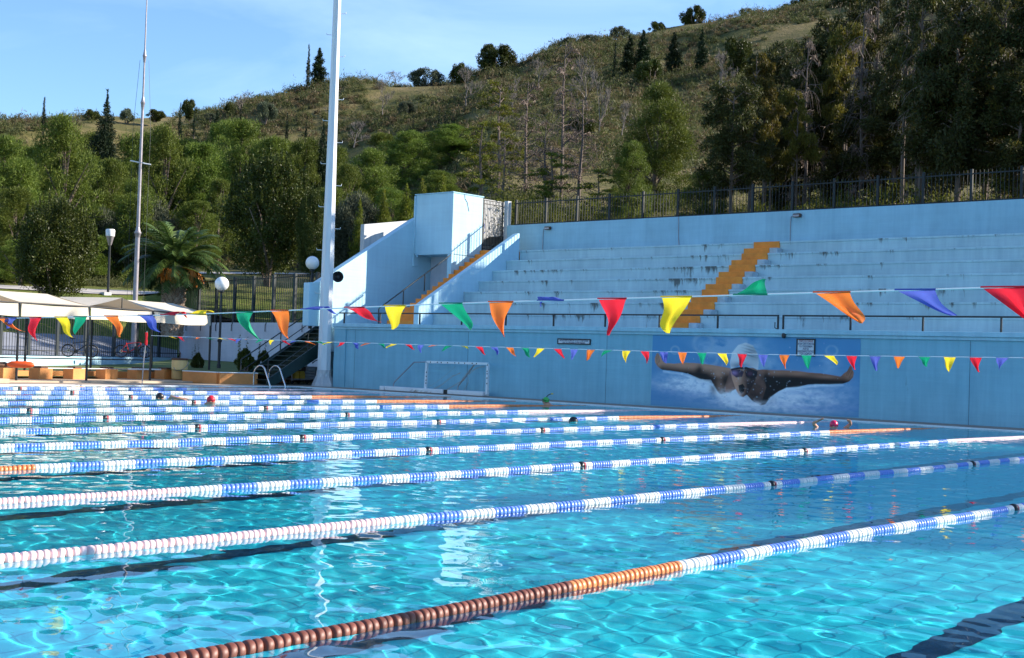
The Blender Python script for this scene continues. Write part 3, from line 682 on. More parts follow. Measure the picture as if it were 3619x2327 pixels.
M['sign_white'] = mat('sign_white', (0.62, 0.64, 0.68), 0.5); M['sign_black'] = mat('sign_black', (0.01, 0.01, 0.015), 0.5); M['sign_text'] = mat('sign_blue_lettering', (0.06, 0.07, 0.16), 0.5); M['sign_red'] = mat('sign_red_lettering', (0.30, 0.05, 0.09), 0.5)
def sign(lab, yc, zc, w, h, lines, grp=None):
    t = thing('wall_sign', lab, 'sign', (30.085, yc, zc))
    b = MB()
    for a, c in (((-w / 2, -h / 2), (w / 2, -h / 2 + .03)), ((-w / 2, h / 2 - .03), (w / 2, h / 2)), ((-w / 2, -h / 2 + .031), (-w / 2 + .03, h / 2 - .031)), ((w / 2 - .03, -h / 2 + .031), (w / 2, h / 2 - .031))):
        b.box((-.02, a[0], a[1]), (.006, c[0], c[1]))
    b.build('frame', M['sign_black'], t); MB().box((-.008, -w / 2 + .031, -h / 2 + .031), (.006, w / 2 - .031, h / 2 - .031)).build('panel', M['sign_white'], t)
    for s, size, z, mm, sx in lines: text(s, size, (-.011, 0, z), t, mm, sx=sx)
sign('square white notice in a black frame painted over the mural', 16.39, 1.715, .52, .44,
     [('ΠΡΟΣΟΧΗ!', .078, .155, M['sign_red'], .95), ('ΑΠΑΓΟΡΕΥΟΝΤΑΙ', .066, .088, M['sign_text'], .80), ('ΤΑ ΠΑΙΧΝΙΔΙΑ', .066, .027, M['sign_text'], .85), ('ΛΟΓΩ', .066, -.035, M['sign_text'], .9), ('ΟΛΙΣΘΗΡΟΤΗΤΑΣ', .066, -.098, M['sign_text'], .78), ('ΤΟΥ ΧΩΡΟΥ', .066, -.158, M['sign_text'], .9)])
sign('long narrow white notice in a black frame on the front wall', 23.77, 1.73, 1.20, .165,
     [('ΑΠΑΓΟΡΕΥΟΝΤΑΙ ΟΙ ΚΑΤΑΔΥΣΕΙΣ', .056, .025, M['sign_text'], 1.15), ('ΚΑΙ ΤΟ ΤΡΕΞΙΜΟ ΣΤΗΝ ΠΙΣΙΝΑ', .050, -.033, M['sign_text'], 1.1)])

# ================================================================ WATER POLO GOAL
def zg(x, y): return 1300 + x * .20877, 1240 + y * .20877
gl_ = thing('water_polo_goal', 'old white water polo goal with torn net standing on the deck', 'goal', (29.75, 28.6, .03))
def gp(x, y, X): return on('X', X, *zg(x, y)) - Vector((29.75, 28.6, .03))
b = MB(); GX = 29.62
for a, c in (((975, 655), (1003, 190)), ((1003, 192), (2030, 222)), ((2035, 222), (2015, 745))):
    b.bar(gp(*a, GX), gp(*c, GX), .075, .075, up=(1, 0, 0))
b.build('goal_frame', M['white_metal'], gl_, bev=.008)
hk = [gp(1060 + i * 98 + 20 * math.sin(i * 2), 194 + 3.1 * i, GX - .042) for i in range(9)] + [gp(992 - (yy - 365) * .06, yy, GX - .042) for yy in (365, 436, 500, 550)] + [gp(2022 - (yy - 245) * .03, yy, GX - .042) for yy in (245, 350, 392, 465, 558)]
for q in hk: MB().box((q.x, q.y - .017, q.z - .019), (q.x + .004, q.y + .017, q.z + .019)).build('net_hook', M['black_gloss'], gl_)
for pts in (((1000, 190, GX), (785, 198, GX + .1), (765, 215, GX + .12), (455, 525, GX + .2), (438, 560, GX + .2), (433, 645, GX + .2)), ((2010, 228, GX), (1835, 228, GX + .1), (1800, 240, GX + .12), (1640, 470, GX + .18), (1530, 590, GX + .2), (1518, 690, GX + .2))):
    MB().tube([gp(*p) for p in pts], .018, 8).build('side_arm', M['grey_metal'], gl_, smooth=True)
for a, c in (((252, 655), (330, 660)), ((342, 661), (1325, 712)), ((1398, 720), (2000, 738))):
    p, q = gp(*a, GX + .05), gp(*c, GX + .05); p.z = q.z = .075
    MB().bar(p, q, .30, .13).build('float_beam', M['white_metal'], gl_, bev=.02)
p, q = gp(1327, 712, GX + .05), gp(1396, 719, GX + .05); p.z = q.z = .075; MB().bar(p, q, .24, .12).build('beam_joint', M['black'], gl_)
b = MB(); rr = random.Random(5)
for i in range(8):
    x = 665 + i * 52 + (i % 3) * 12 + (60 if i < 2 else 0); p, q = gp(x + 30, 655 + i * 6, GX - .112), gp(x - 12, 690 + i * 6, GX - .112); b.tube([p, q], .006, 4)
def netline(pts, n):
    for k in range(n):
        b.tube([gp(x + rr.uniform(-14, 14), y + rr.uniform(-14, 14), GX + .08 + rr.uniform(0, .1)) for x, y in pts], .0035, 3)
netline([(1800, 240), (1720, 330), (1620, 470), (1540, 590)], 7); netline([(1990, 260), (1860, 280), (1760, 340), (1700, 420)], 5)
netline([(1480, 270), (1300, 420), (1150, 540), (1020, 610)], 1); netline([(1560, 380), (1420, 440), (1300, 540), (1190, 620), (1080, 660)], 4)
netline([(1640, 480), (1500, 560), (1400, 620), (1310, 680)], 4); netline([(1700, 430), (1700, 520), (1670, 620), (1610, 690)], 2); netline([(440, 640), (520, 650), (600, 655)], 9); netline([(1975, 370), (1965, 520), (1955, 690)], 1)
b.build('net', M['net'], gl_)

# ================================================================ LIGHT POLE, LOUDSPEAKER, MAST
pb = Vector((29.95, 34.34, .03))
t = thing('light_pole', 'tall white square floodlight pole with climbing rungs at the pool corner', 'pole', pb)
b = MB(); n = 14
tp = [(0, .245), (.25, .235), (4.4, .215), (8.8, .165), (13.3, .135), (19, .11)]
for i in range(len(tp) - 1):
    (za, ra), (zb, rb) = tp[i], tp[i + 1]
    P = []
    for zz, rd in ((za, ra), (zb, rb)):
        for k in range(8):
            a = math.pi / 8 + k * math.pi / 4; P.append((rd * math.cos(a) * 1.0, rd * math.sin(a) * 1.0, zz))
    b.add(P, [(k, (k + 1) % 8, 8 + (k + 1) % 8, 8 + k) for k in range(8)])
b.build('shaft', M['pole'], t)
b = MB(); P = []
for zz, s in ((0, .40), (.06, .39), (.35, .26), (.55, .243)):
    for k in range(16):
        a = k * math.pi / 8; rr_ = s * (1.0 if k % 2 == 0 or zz > .5 else .86); P.append((rr_ * math.cos(a), rr_ * math.sin(a), zz))
fs = [(l * 16 + k, l * 16 + (k + 1) % 16, (l + 1) * 16 + (k + 1) % 16, (l + 1) * 16 + k) for l in range(3) for k in range(16)]
b.add(P, fs); b.build('flared_base', M['plaster'], t)
for i in range(15):
    zz = 2.4 + i * .73; rd = np.interp(zz, [a[0] for a in tp], [a[1] for a in tp]); s = 1 if i % 2 else -1
    dv = Vector((-.66, .75, 0)) * (1 if s > 0 else -1)
    b = MB(); b.tube([dv * rd + Vector((0, 0, zz)), dv * (rd + .17) + Vector((0, 0, zz)), dv * (rd + .18) + Vector((0, 0, zz + .06))], .012, 6); b.build('rung', M['white_metal'], t)
t = thing('loudspeaker', 'round black horn loudspeaker on a rusty bracket on the light pole', 'loudspeaker', pb + Vector((.24, -.28, 3.7)))
fr = Vector((-.75, -.66, 0))
b = MB(); b.lathe([(.05, -.16), (.08, -.14), (.10, -.02), (.185, .06), (.19, .075), (.17, .075), (.10, .0), (.06, -.02), (.055, .05), (.02, .06), (.001, .06)], n=24, axis='X')
o = b.build('horn', M['black'], t, smooth=True); o.rotation_euler = (0, 0, math.atan2(fr.y, fr.x))
MB().tube([(.02, 0, 0), (-.15, .2, .02), (-.38, .5, .05)], .022, 6).build('bracket', M['brown'], t)

mb_ = at_dist(316 * 1.5111, 708 * 1.5111, 60); g0 = Vector((mb_.x, mb_.y, 1.1))
t = thing('flag_mast', 'tall slender grey mast with cross arm and stay wires on the lawn', 'mast', g0)
def mz(yd): return at_dist(325 * 1.511, yd * 1.511, 60).z - g0.z
b = MB(); b.tube([(0, 0, 0), (0, 0, mz(545))], [.115, .10], 12); b.build('lower_tube', M['grey_metal'], t, smooth=True)
b = MB(); b.tube([(0, 0, mz(545)), (0, 0, mz(240))], [.078, .055], 12); b.build('middle_tube', M['grey_metal'], t, smooth=True)
b = MB(); b.tube([(0, 0, mz(240)), (0, 0, mz(130)), (0, 0, mz(-60))], [.045, .035, .018], 10); b.build('upper_tube', M['grey_metal'], t, smooth=True)
for yd, rr_ in ((545, .15), (240, .10), (130, .085)):
    b = MB(); b.lathe([(rr_ * .6, -.28), (rr_ * .85, -.05), (rr_, -.03), (rr_, .03), (rr_ * .8, .05), (rr_ * .5, .25)], (0, 0, mz(yd)), 14); b.build('collar', M['grey_metal'], t, smooth=True)
b = MB(); sdv = Vector((.75, -.66, 0))
b.tube([sdv * -.44 + Vector((0, 0, mz(377))), Vector((0, 0, mz(381))), sdv * .44 + Vector((0, 0, mz(384)))], .03, 6); b.tube([(-.1, -.4, mz(383)), (.1, .35, mz(379))], .02, 6)
b.build('cross_arm', M['white_metal'], t)
b = MB()
for s in (-.62, -.3, .35, .62): b.tube([sdv * (s * .3) + Vector((0, 0, mz(140) if abs(s) > .4 else mz(380))), sdv * s * .6 + Vector((0, 0, mz(300) if abs(s) > .4 else mz(500))), sdv * s * (.55) + Vector((0, 0, .8))], .007, 4)
b.build('stay_wire', M['fence_grey'], t)

# ================================================================ DARK GREEN STAIRS UP TO THE STAND
t = thing('metal_stairs', 'dark green metal staircase with handrails up to the end of the grandstand', 'staircase', (28.1, 35.7, .05))
NS = 13; RN, RS_ = .265, 2.1 / 13; YA, YB = -.72, .72
for k in range(NS):
    x = RN * k; z = RS_ * (k + 1)
    MB().box((x, YA + .04, z - .03), (x + .30, YB - .04, z)).build('tread', M['green_metal'], t)
b = MB()
for k in range(NS): b.box((RN * k + .27, YA + .04, RS_ * k + RS_ * .0), (RN * k + .28, YB - .04, RS_ * (k + 1) - .031 + RS_ * .0))
b.build('riser', M['green_metal'], t)
for y in (YA, YB):
    MB().prism([(-.06, -.02), (.28, -.02), (RN * NS + .25, 2.1 - .36), (RN * NS + .25, 2.13), (RN * NS - .1, 2.13), (-.06, .16)], 'Y', y - .02, y + .02).build('stringer', M['green_metal'], t)
MB().box((RN * NS + .02, YA, 2.04), (RN * NS + 1.1, YB + .3, 2.1)).build('landing', M['green_metal'], t)
for y in (YA, YB):
    b = MB(); b.tube([(-.02, y, .0), (-.02, y, .78), (RN * NS, y, 2.1 + .72)], .022, 8); b.tube([(-.02, y, .38), (RN * NS, y, 2.1 + .34)], .016, 8)
    for x in (1.65, 3.3): b.tube([(x, y, x / 3.445 * 2.1), (x, y, x / 3.445 * 2.1 + .76)], .02, 8)
    b.build('handrail', M['fence_grey'], t, smooth=True)
b = MB(); yb_ = YB
b.tube([(2.85, YB + .05, 2.2), (2.85, YB + .05, 3.0), (3.5, YB + .05, 2.98), (3.5, YB + .05, 2.18), (2.85, YB + .05, 2.2)], .018, 6); b.build('guard_frame', M['fence_grey'], t)

# pool ladder
t = thing('pool_ladder', 'stainless steel pool ladder with two curved grab rails at the far edge', 'ladder', (27.9, 34.45, .02))
for i, (x, y) in enumerate(((-.35, .25), (.35, .25))):
    b = MB(); b.tube([(x, .55, 0), (x, .55, .42), (x, .50, .52), (x, .42, .60), (x, .30, .655), (x, .18, .65), (x, .08, .58), (x, .0, .42), (x, -.22, -.02), (x, -.22, -1.0)], .026, 10)
    o = b.build('grab_rail', M['steel'], t, smooth=True)
for z in (-.3, -.6, -.9): MB().box((-.33, -.26, z), (.33, -.18, z + .03)).build('rung', M['steel'], t)
t.rotation_euler = (0, 0, .12)

# ================================================================ PLANTER, BENCH BLOCKS, BARREL
pl_ = thing('planter', 'low orange planter wall with white edging and a bed of grass', 'planter', (27, 38, .05))
def rel(mb, c):
    for i, p in enumerate(mb.v): mb.v[i] = (p[0] - c[0], p[1] - c[1], p[2] - c[2])
    return mb
PC = (27, 38, .05)
A1, A2, A3 = (27.6, 39.6), (28.0, 38.4), (28.6, 37.9)
ppoly = [tuple(on('Z', .5, *q).xy) for q in ((646, 1308), (772, 1314), (940, 1319))]
outer = [tuple(on('Z', .07, 652, 1347).xy), tuple(on('Z', .07, 770, 1353).xy), tuple(on('Z', .07, 905, 1355).xy)]
b = MB()
for i in range(2):
    p, q = Vector((*outer[i], .21)), Vector((*outer[i + 1], .21)); b.bar(p, q, .22, .36)
rel(b, PC).build('planter_wall', M['planter'], pl_, bev=.01)
b = MB()
for i in range(2):
    p, q = Vector((*outer[i], .405)), Vector((*outer[i + 1], .405)); b.bar(p, q, .27, .03)
rel(b, PC).build('edging', M['lip'], pl_, bev=.008)
b = MB(); b.add([(outer[0][0], outer[0][1], .40), (outer[1][0], outer[1][1], .40), (outer[2][0], outer[2][1], .40), (34.3, 36.6, .42), (34.35, 41, .58), (37, 52.3, .64), (outer[0][0] + 1.0, outer[0][1] + 5, .48)], [(0, 1, 2), (0, 2, 6), (2, 3, 4), (2, 4, 6), (4, 5, 6)])
rel(b, PC).build('planting_bed', M['grass'], pl_)
lw = thing('low_garden_wall', 'low orange wall behind the orange bench blocks', 'wall', (20, 39, .07))
b = MB(); b.bar(Vector((-30, 38.2, .18)), Vector((19.5, 38.7, .18)), .2, .24); b.bar(Vector((19.5, 38.7, .18)), Vector((28.2, 39.9, .18)), .2, .24); rel(b, (20, 39, .07)).build('wall', M['planter'], lw)
BL = [18, 143, 263, 376, 487, 582]
for i, sx in enumerate(BL):
    P = on('Z', .07, sx, 1341); P.y += .0
    dep = (Vector(P) - Vector((0, 0, H0))).dot(Vector(Fv))
    wv = .5 if i == 5 else .54
    t = thing('bench_block', ['orange bench block cut by the left edge of the photo', 'orange bench block second from the left edge, below the orange rescue tube end', 'orange bench block third from the left edge, beside the black bicycle post', 'orange bench block fourth from the left, under the middle of the canopies',
              'orange bench block fifth from the left, carrying the end of the white plank', 'orange bench block right beside the yellow barrel'][i], 'bench block', (P.x, P.y, .075), .22, 'orange bench blocks in a row')
    MB().box((-.27, -.22, 0), (.27, .22, .335)).build('block', M['planter'], t, bev=.012)
    MB().box((-.14, -.16, .336), (.14, .18, .395)).build('pad', M['brown'], t, bev=.008)
pa, pc = on('Z', .49, *(0 + 1340 * .29228, 1150 + 532 * .29228)), on('Z', .49, *(1930 * .29228, 1150 + 535 * .29228))
pa = at_dist(455, 1305, 45.7); pc = at_dist(565, 1306.5, 46.8)
t = MB().bar(pa, pc, .12, .05).build('plank', M['white_metal'], bev=.01); tag(t, 'white plank lying on the orange bench blocks left of the barrel', 'plank')
pa = at_dist(150, 1302, 43.5); pc = at_dist(450, 1305.5, 45.7)
tag(MB().tube([pa, pc], .018, 8).build('metal_pipe', M['grey_metal'], smooth=True), 'long thin grey pipe lying on the orange bench blocks', 'pipe')
t = thing('barrel', 'cream yellow plastic barrel with dark lid and rope', 'barrel', (*on('Z', .07, 633, 1343).xy, .075))
b = MB(); b.lathe([(.001, 0), (.22, 0), (.262, .03), (.27, .12), (.272, .60), (.265, .65), (.268, .68), (.262, .70), (.001, .70)], n=28); b.build('drum', M['yellow_plastic'], t, smooth=True)
b = MB(); b.lathe([(.27, .665), (.285, .67), (.285, .72), (.25, .735), (.001, .735)], n=28); b.build('lid', M['brown'], t, smooth=True)
fv = Vector((-.6, -.8, 0)).normalized(); sv = Vector((.8, -.6, 0))
b = MB(); b.tube([sv * .285 + Vector((0, 0, .60)), (fv * .12 + sv * .26) + Vector((0, 0, .50)), fv * .24 + sv * .14 + Vector((0, 0, .38)), fv * .28 + Vector((0, 0, .32)), fv * .25 - sv * .1 + Vector((0, 0, .30)), fv * .2 - sv * .19 + Vector((0, 0, .42))], .012, 6); b.build('rope', M['grey_metal'], t)
MB().tube([(0, 0, .735), (.02, 0, .9), (-.03, .02, 1.0)], .012, 5).build('stick', M['brown'], t)
# rescue tube hanging
q = at_dist(73, 1289, 41.0)
t = thing('rescue_tube', 'orange torpedo shaped rescue float hanging at the left under the canopy', 'rescue float', q, -.66)
b = MB(); b.lathe([(.01, -.38), (.05, -.34), (.09, -.25), (.098, -.1), (.098, .12), (.085, .28), (.045, .36), (.008, .385)], n=16, axis='X'); b.build('float_body', M['orange_plastic'], t, smooth=True)
MB().tube([(-.36, 0, 0), (-.6, 0, .03), (-.7, 0, -.02)], .02, 6).build('strap', M['black'], t)
q = at_dist(6, 1290, 41.5); tag(MB().lathe([(.02, -.28), (.08, -.2), (.09, .1), (.03, .25)], tuple(q), 12, axis='X').build('rescue_float', M['brown'], smooth=True), 'dark red float end cut by the left photo edge', 'rescue float')

# ================================================================ CANOPIES
cp = thing('canopy_row', 'row of joined cream canvas canopies on thin dark posts', 'canopy', (24, 37.5, .07))
CC = (24, 37.5, .07)
P = [Vector((19.95, 36.3, .07)), Vector((22.4, 36.6, .07)), Vector((25.2, 37.4, .07)), Vector((28.1, 38.2, .07))]
Pm1 = Vector((17.4, 35.9, .07)); Pm2 = Vector((14.8, 35.5, .07)); FR = [Pm2, Pm1] + P
perp = Vector((-.28, .96, 0)); BK = [p + perp * 2.5 for p in FR]
TOP = 2.26
def rel_build(b, name, m, **k): return rel(b, CC).build(name, m, cp, **k)
for i, p in enumerate(FR): rel_build(MB().tube([p, p + Vector((0, 0, TOP + .0))], .038, 8), 'post', M['dark_metal'])
for i, p in enumerate(BK): rel_build(MB().tube([p, p + Vector((0, 0, TOP))], .038, 8), 'post', M['dark_metal'])
b = MB()
for row in (FR, BK):
    for i in range(len(row) - 1): b.tube([row[i] + Vector((0, 0, TOP)), row[i + 1] + Vector((0, 0, TOP))], .02, 6)
for i in range(len(FR)): b.tube([FR[i] + Vector((0, 0, TOP)), BK[i] + Vector((0, 0, TOP))], .02, 6)
rel_build(b, 'frame_tube', M['dark_metal'])
b = MB()
for i in range(len(BK) - 1): b.tube([BK[i] + Vector((0, 0, .62)), BK[i + 1] + Vector((0, 0, .62))], .022, 6)
rel_build(b, 'low_rail', M['dark_metal'])
for i in range(len(FR) - 1):
    a, c, d_, e = FR[i], FR[i + 1], BK[i + 1], BK[i]; T = Vector((0, 0, TOP + .03)); rise = .36
    front_gable = (i % 2 == 1)
    b = MB(); nu, nv = 12, 6
    def grid(p00, p10, p11, p01, sag):
        vs_ = []
        for u in range(nu + 1):
            for v in range(nv + 1):
                s, q = u / nu, v / nv; pt = (p00 * (1 - s) + p10 * s) * (1 - q) + (p01 * (1 - s) + p11 * s) * q
                pt = pt + Vector((0, 0, -sag * 4 * q * (1 - q) * (.6 + .4 * math.sin(s * 9)))); vs_.append(pt)
        b.add(vs_, [(u * (nv + 1) + v, (u + 1) * (nv + 1) + v, (u + 1) * (nv + 1) + v + 1, u * (nv + 1) + v + 1) for u in range(nu) for v in range(nv)])
    if front_gable:
        r1 = (a + c) / 2 + Vector((0, 0, TOP + rise)); r2 = (e + d_) / 2 + Vector((0, 0, TOP + rise))
        grid(a + T, e + T, r2, r1, .03); grid(c + T, d_ + T, r2, r1, .03)
        rel_build(MB().tube([(a + c) / 2 + Vector((0, 0, TOP)), r1 - Vector((0, 0, .02))], .02, 6), 'king_post', M['dark_metal'])
    else:
        r1 = (a + e) / 2 + Vector((0, 0, TOP + rise)); m2 = (c + d_) / 2 + Vector((0, 0, TOP + rise)); r2 = r1 + (m2 - r1) * .84
        grid(a + T, c + T, r2, r1, .035); grid(e + T, d_ + T, r2, r1, .035); b.add([c + T, d_ + T, r2], [(0, 1, 2)])
        rel_build(MB().tube([(a + e) / 2 + Vector((0, 0, TOP)), r1 - Vector((0, 0, .02))], .02, 6), 'king_post', M['dark_metal'])
    rel_build(b, 'roof_canvas', M['canvas'], smooth=True, fix=False)
    b = MB(); vs_ = []; n = 24; dz = .36
    ex = (c - a).normalized()
    for u in range(n + 1):
        s = u / n; p = a + ex * .06 + (c - a - ex * .12) * s; wob = perp * (-.03 + .018 * math.sin(s * 15 + i) * (1))
        vs_ += [p + Vector((0, 0, TOP - .02 - .02 * math.sin(s * math.pi))) - perp * .03, p + wob * 1.2 + Vector((0, 0, TOP - .2)), p + wob * 1.8 + Vector((0, 0, TOP - .02 - dz - .015 * math.sin(s * 7 + i)))]
    b.add(vs_, [(3 * u + v, 3 * u + 3 + v, 3 * u + 4 + v, 3 * u + 1 + v) for u in range(n) for v in range(2)])
    rel_build(b, 'valance', M['canvas'], smooth=True, fix=False)

# ================================================================ LAMPS
def globe(name, lab, sx, sy, rs, R, zbase):
    c = at_dist(sx, sy, R); dep = (c - Vector((0, 0, H0))).dot(Vector(Fv)); rad = rs / FPX * dep
    t = thing(name, lab, 'lamp', (c.x, c.y, zbase), 0, 'white globe lamps'); hz_ = c.z - zbase
    b = MB(); pr_ = [(max(.001, rad * math.sin(a)), hz_ - rad * math.cos(a)) for a in np.linspace(.12, math.pi, 18)]
    b.lathe(pr_, n=28); b.build('globe', M['globe'], t, smooth=True)
    b = MB(); b.lathe([(.07, 0), (.07, .12), (.05, .16), (.052, .9), (.08, .92), (.085, .98), (.055, 1.0), (.042, 1.05), (.036, hz_ - rad - .06), (.09, hz_ - rad - .05), (.10, hz_ - rad + .01), (.04, hz_ - rad + .02)], n=14); b.build('lamp_post', M['dark_metal'], t, smooth=True)
globe('globe_lamp', 'white globe lamp on a dark post standing in the orange planter', 784, 1004, 25, 47.5, .5)
globe('globe_lamp', 'white globe lamp at the end of the sloping wall left of the light pole', 1104, 930, 24, 48.5, 2.0)
#%%END_LEFT
# ================================================================ TERRAIN
YAW = math.atan2(Fv[1], Fv[0])
def az_of(xd):
    d = ray(xd * 1.5111, 1250); return math.atan2(d.y, d.x)
def xd_of(az):
    return 1197.5 - math.tan(az - YAW) * FPX / 1.5111 if abs(az - YAW) < 1.4 else (-9e3 if az > YAW else 9e3)
SKY = [(-2500, 330), (-600, 300), (0, 292), (100, 290), (200, 276), (330, 272), (450, 270), (500, 260), (560, 235), (620, 219), (690, 208), (740, 200), (800, 195), (900, 196), (1000, 190), (1060, 184), (1100, 168), (1200, 150), (1260, 122), (1330, 104), (1430, 88), (1500, 72), (1600, 54), (1700, 38), (1800, 24), (1880, 12), (1960, -2), (2100, -35), (2400, -75), (3500, -120), (6000, -120)]
BND = [(60, -60), (37.3, -60), (37.3, 34.7), (34.42, 40.0), (37.05, 52.5), (34, 51.2), (29.5, 48.6), (25, 46.6), (20, 45.0), (10, 44.0), (-20, 43), (-60, 42)]
BAZ = [(math.atan2(y, x), math.hypot(x, y)) for x, y in BND[1:]]
def r_in(az):
    # intersection of the azimuth ray with the boundary polyline
    dx, dy = math.cos(az), math.sin(az); best = None
    for (xa, ya), (xb, yb) in zip(BND[1:-1], BND[2:]):
        ex, ey = xb - xa, yb - ya; den = dx * ey - dy * ex
        if abs(den) < 1e-9: continue
        t = (xa * ey - ya * ex) / den; u = (xa * dy - ya * dx) / den
        if t > 0 and -1e-6 <= u <= 1 + 1e-6 and (best is None or t < best): best = t
    return best or 60.0
def ridge(az):
    xd = xd_of(az); yd = np.interp(xd, [a[0] for a in SKY], [a[1] for a in SKY])
    Rr = float(np.interp(xd, [0, 500, 800, 1400, 2400], [165, 185, 190, 205, 215]))
    xx = min(max(xd, -400), 2800); d = ray(xx * 1.5111, yd * 1.5111); return Rr, H0 + Rr * d.z / math.hypot(d.x, d.y)
def prof(az):
    xd = xd_of(az); ri = r_in(az); Rr, zr = ridge(az)
    wl_ = float(np.clip((xd - 424) / 26, 0, 1))       # 0 = low paved side, 1 = upper lawn behind the white wall
    ws = float(np.clip((xd - 760) / 380, 0, 1))        # 1 = behind the grandstand
    L0 = [(0, .64), (ri, .64), (ri + 2, .70), (ri + 7.6, 1.55), (ri + 13.5, 2.9), (78, 4.1), (82, 4.4), (95, 5.4), (115, 8.0), (140, 14)] if ri < 66 else [(0, .64), (95, 5.6), (140, 14)]
    L1 = [(0, 2.28), (58, 2.3), (66, 3.2), (76, 5.0), (84, 5.9), (95, 6.8), (115, 10), (140, 17)]
    L2 = [(0, 5.65), (50, 5.7), (58, 6.4), (70, 8.2), (85, 11.5), (110, 18), (140, 26)]
    rs = [0] + [48 + 1.0 * i for i in range(34)] + [84, 90, 95, 105, 115, 128, 140]
    zz = []
    for r in rs:
        a = np.interp(r, *zip(*L0)); b_ = np.interp(r, *zip(*L1)); c = np.interp(r, *zip(*L2))
        v = a * (1 - wl_) + b_ * wl_; zz.append(v * (1 - ws) + c * ws)
    s = zr / 38.0
    rs += [Rr - 14, Rr, Rr + 25, Rr + 120, 700]; zz += [zr - 2.2 - .04 * zr, zr, zr - 1.5, zr - 30, zr - 120]
    # hill face between 140 and the ridge rises evenly; keep the 140 m level under the sight line
    lim = H0 + 140 * (zr - H0) / Rr
    for i, r in enumerate(rs):
        if 90 <= r <= 150:
            lm = H0 + r * (zr - H0) / Rr - (1.0 + .045 * (Rr - r)); zz[i] = min(zz[i], lm) if r > 100 else min(zz[i], max(lm, zz[i] * .8))
    return ri, rs, zz
_pc = {}
def T(x, y):
    az = math.atan2(y, x); R = math.hypot(x, y); k = round(az * 2000)
    if k not in _pc: _pc[k] = prof(k / 2000)
    ri, rs, zz = _pc[k]; return float(np.interp(R, rs, zz))
hn = np.random.default_rng(8); HW = [(hn.uniform(0, 6.28), 6.283 / hn.uniform(9, 45), hn.uniform(0, 6.28)) for _ in range(14)]
def bumps(x, y, R):
    a = np.clip((R - 92) / 50, 0, 1) * .42; a = a * np.clip(1.6 - abs(R - 200) / 400, .2, 1)
    return a * sum(np.sin(k * (x * math.cos(t) + y * math.sin(t)) + p) for t, k, p in HW) / 3
azs = np.concatenate([np.linspace(math.radians(-40), math.radians(12), 40), np.linspace(math.radians(12.4), math.radians(72), 260), np.linspace(math.radians(73), math.radians(118), 30)])
NR = 95; verts = []
for az in azs:
    ri, rs, zz = prof(az)
    rr_ = ri + (np.linspace(0, 1, NR) ** 1.6) * (330 - ri); rr_[-1] = 700
    for R in rr_:
        x, y = R * math.cos(az), R * math.sin(az); verts.append((x, y, float(np.interp(R, rs, zz)) + float(bumps(x, y, R))))
na = len(azs); idx = np.arange(na * NR).reshape(na, NR)
fc = np.stack([idx[:-1, :-1], idx[:-1, 1:], idx[1:, 1:], idx[1:, :-1]], -1).reshape(-1, 4)
def hill_mat():
    m = bpy.data.materials.new('hill_grass_and_earth'); m.use_nodes = True; N = m.node_tree.nodes; L = m.node_tree.links
    b = N['Principled BSDF']; b.inputs['Roughness'].default_value = .95; b.inputs['Specular IOR Level'].default_value = .1
    t = N.new('ShaderNodeTexCoord'); sp = N.new('ShaderNodeSeparateXYZ'); L.new(t.outputs['Object'], sp.inputs[0])
    def nz_(s, d=5, st=(1, 1, 1)):
        mp_ = N.new('ShaderNodeMapping'); mp_.inputs['Scale'].default_value = st; L.new(t.outputs['Object'], mp_.inputs['Vector'])
        n = N.new('ShaderNodeTexNoise'); n.inputs['Scale'].default_value = s; n.inputs['Detail'].default_value = d; n.inputs['Roughness'].default_value = .65; L.new(mp_.outputs[0], n.inputs['Vector']); return n.outputs['Fac']
    def rp(s, els):
        r = N.new('ShaderNodeValToRGB')
        while len(r.color_ramp.elements) < len(els): r.color_ramp.elements.new(.5)
        for e, (p, c) in zip(r.color_ramp.elements, els): e.position = p; e.color = (*c, 1)
        L.new(s, r.inputs[0]); return r.outputs[0]
    lawn = rp(nz_(.9, 9), [(.3, (.075, .115, .02)), (.5, (.125, .155, .032)), (.68, (.20, .19, .06))])
    brush = rp(nz_(.16, 10, (1, 1, 2.2)), [(.34, (.058, .066, .022)), (.46, (.115, .105, .038)), (.57, (.175, .14, .06)), (.72, (.25, .19, .10))])
    mz_ = N.new('ShaderNodeMapRange'); mz_.inputs['From Min'].default_value = 4.9; mz_.inputs['From Max'].default_value = 7.5
    ad = N.new('ShaderNodeMath'); ad.operation = 'MULTIPLY_ADD'; ad.inputs[1].default_value = 3.0; L.new(nz_(.2), ad.inputs[0]); L.new(sp.outputs['Z'], ad.inputs[2])
    L.new(ad.outputs[0], mz_.inputs['Value'])
    mx_ = N.new('ShaderNodeMixRGB'); L.new(mz_.outputs[0], mx_.inputs[0]); L.new(lawn, mx_.inputs[1]); L.new(brush, mx_.inputs[2]); L.new(mx_.outputs[0], b.inputs['Base Color'])
    bp = N.new('ShaderNodeBump'); bp.inputs['Strength'].default_value = .8; bp.inputs['Distance'].default_value = .25; L.new(nz_(1.6, 10), bp.inputs['Height']); L.new(bp.outputs[0], b.inputs['Normal'])
    return m
M['hill'] = hill_mat()
hill = link('hillside', np_mesh('hillside', verts, fc, M['hill'], smooth=True)); tag(hill, 'green lawn rising to a scrubby brown and olive hillside', 'hill', kind='structure')
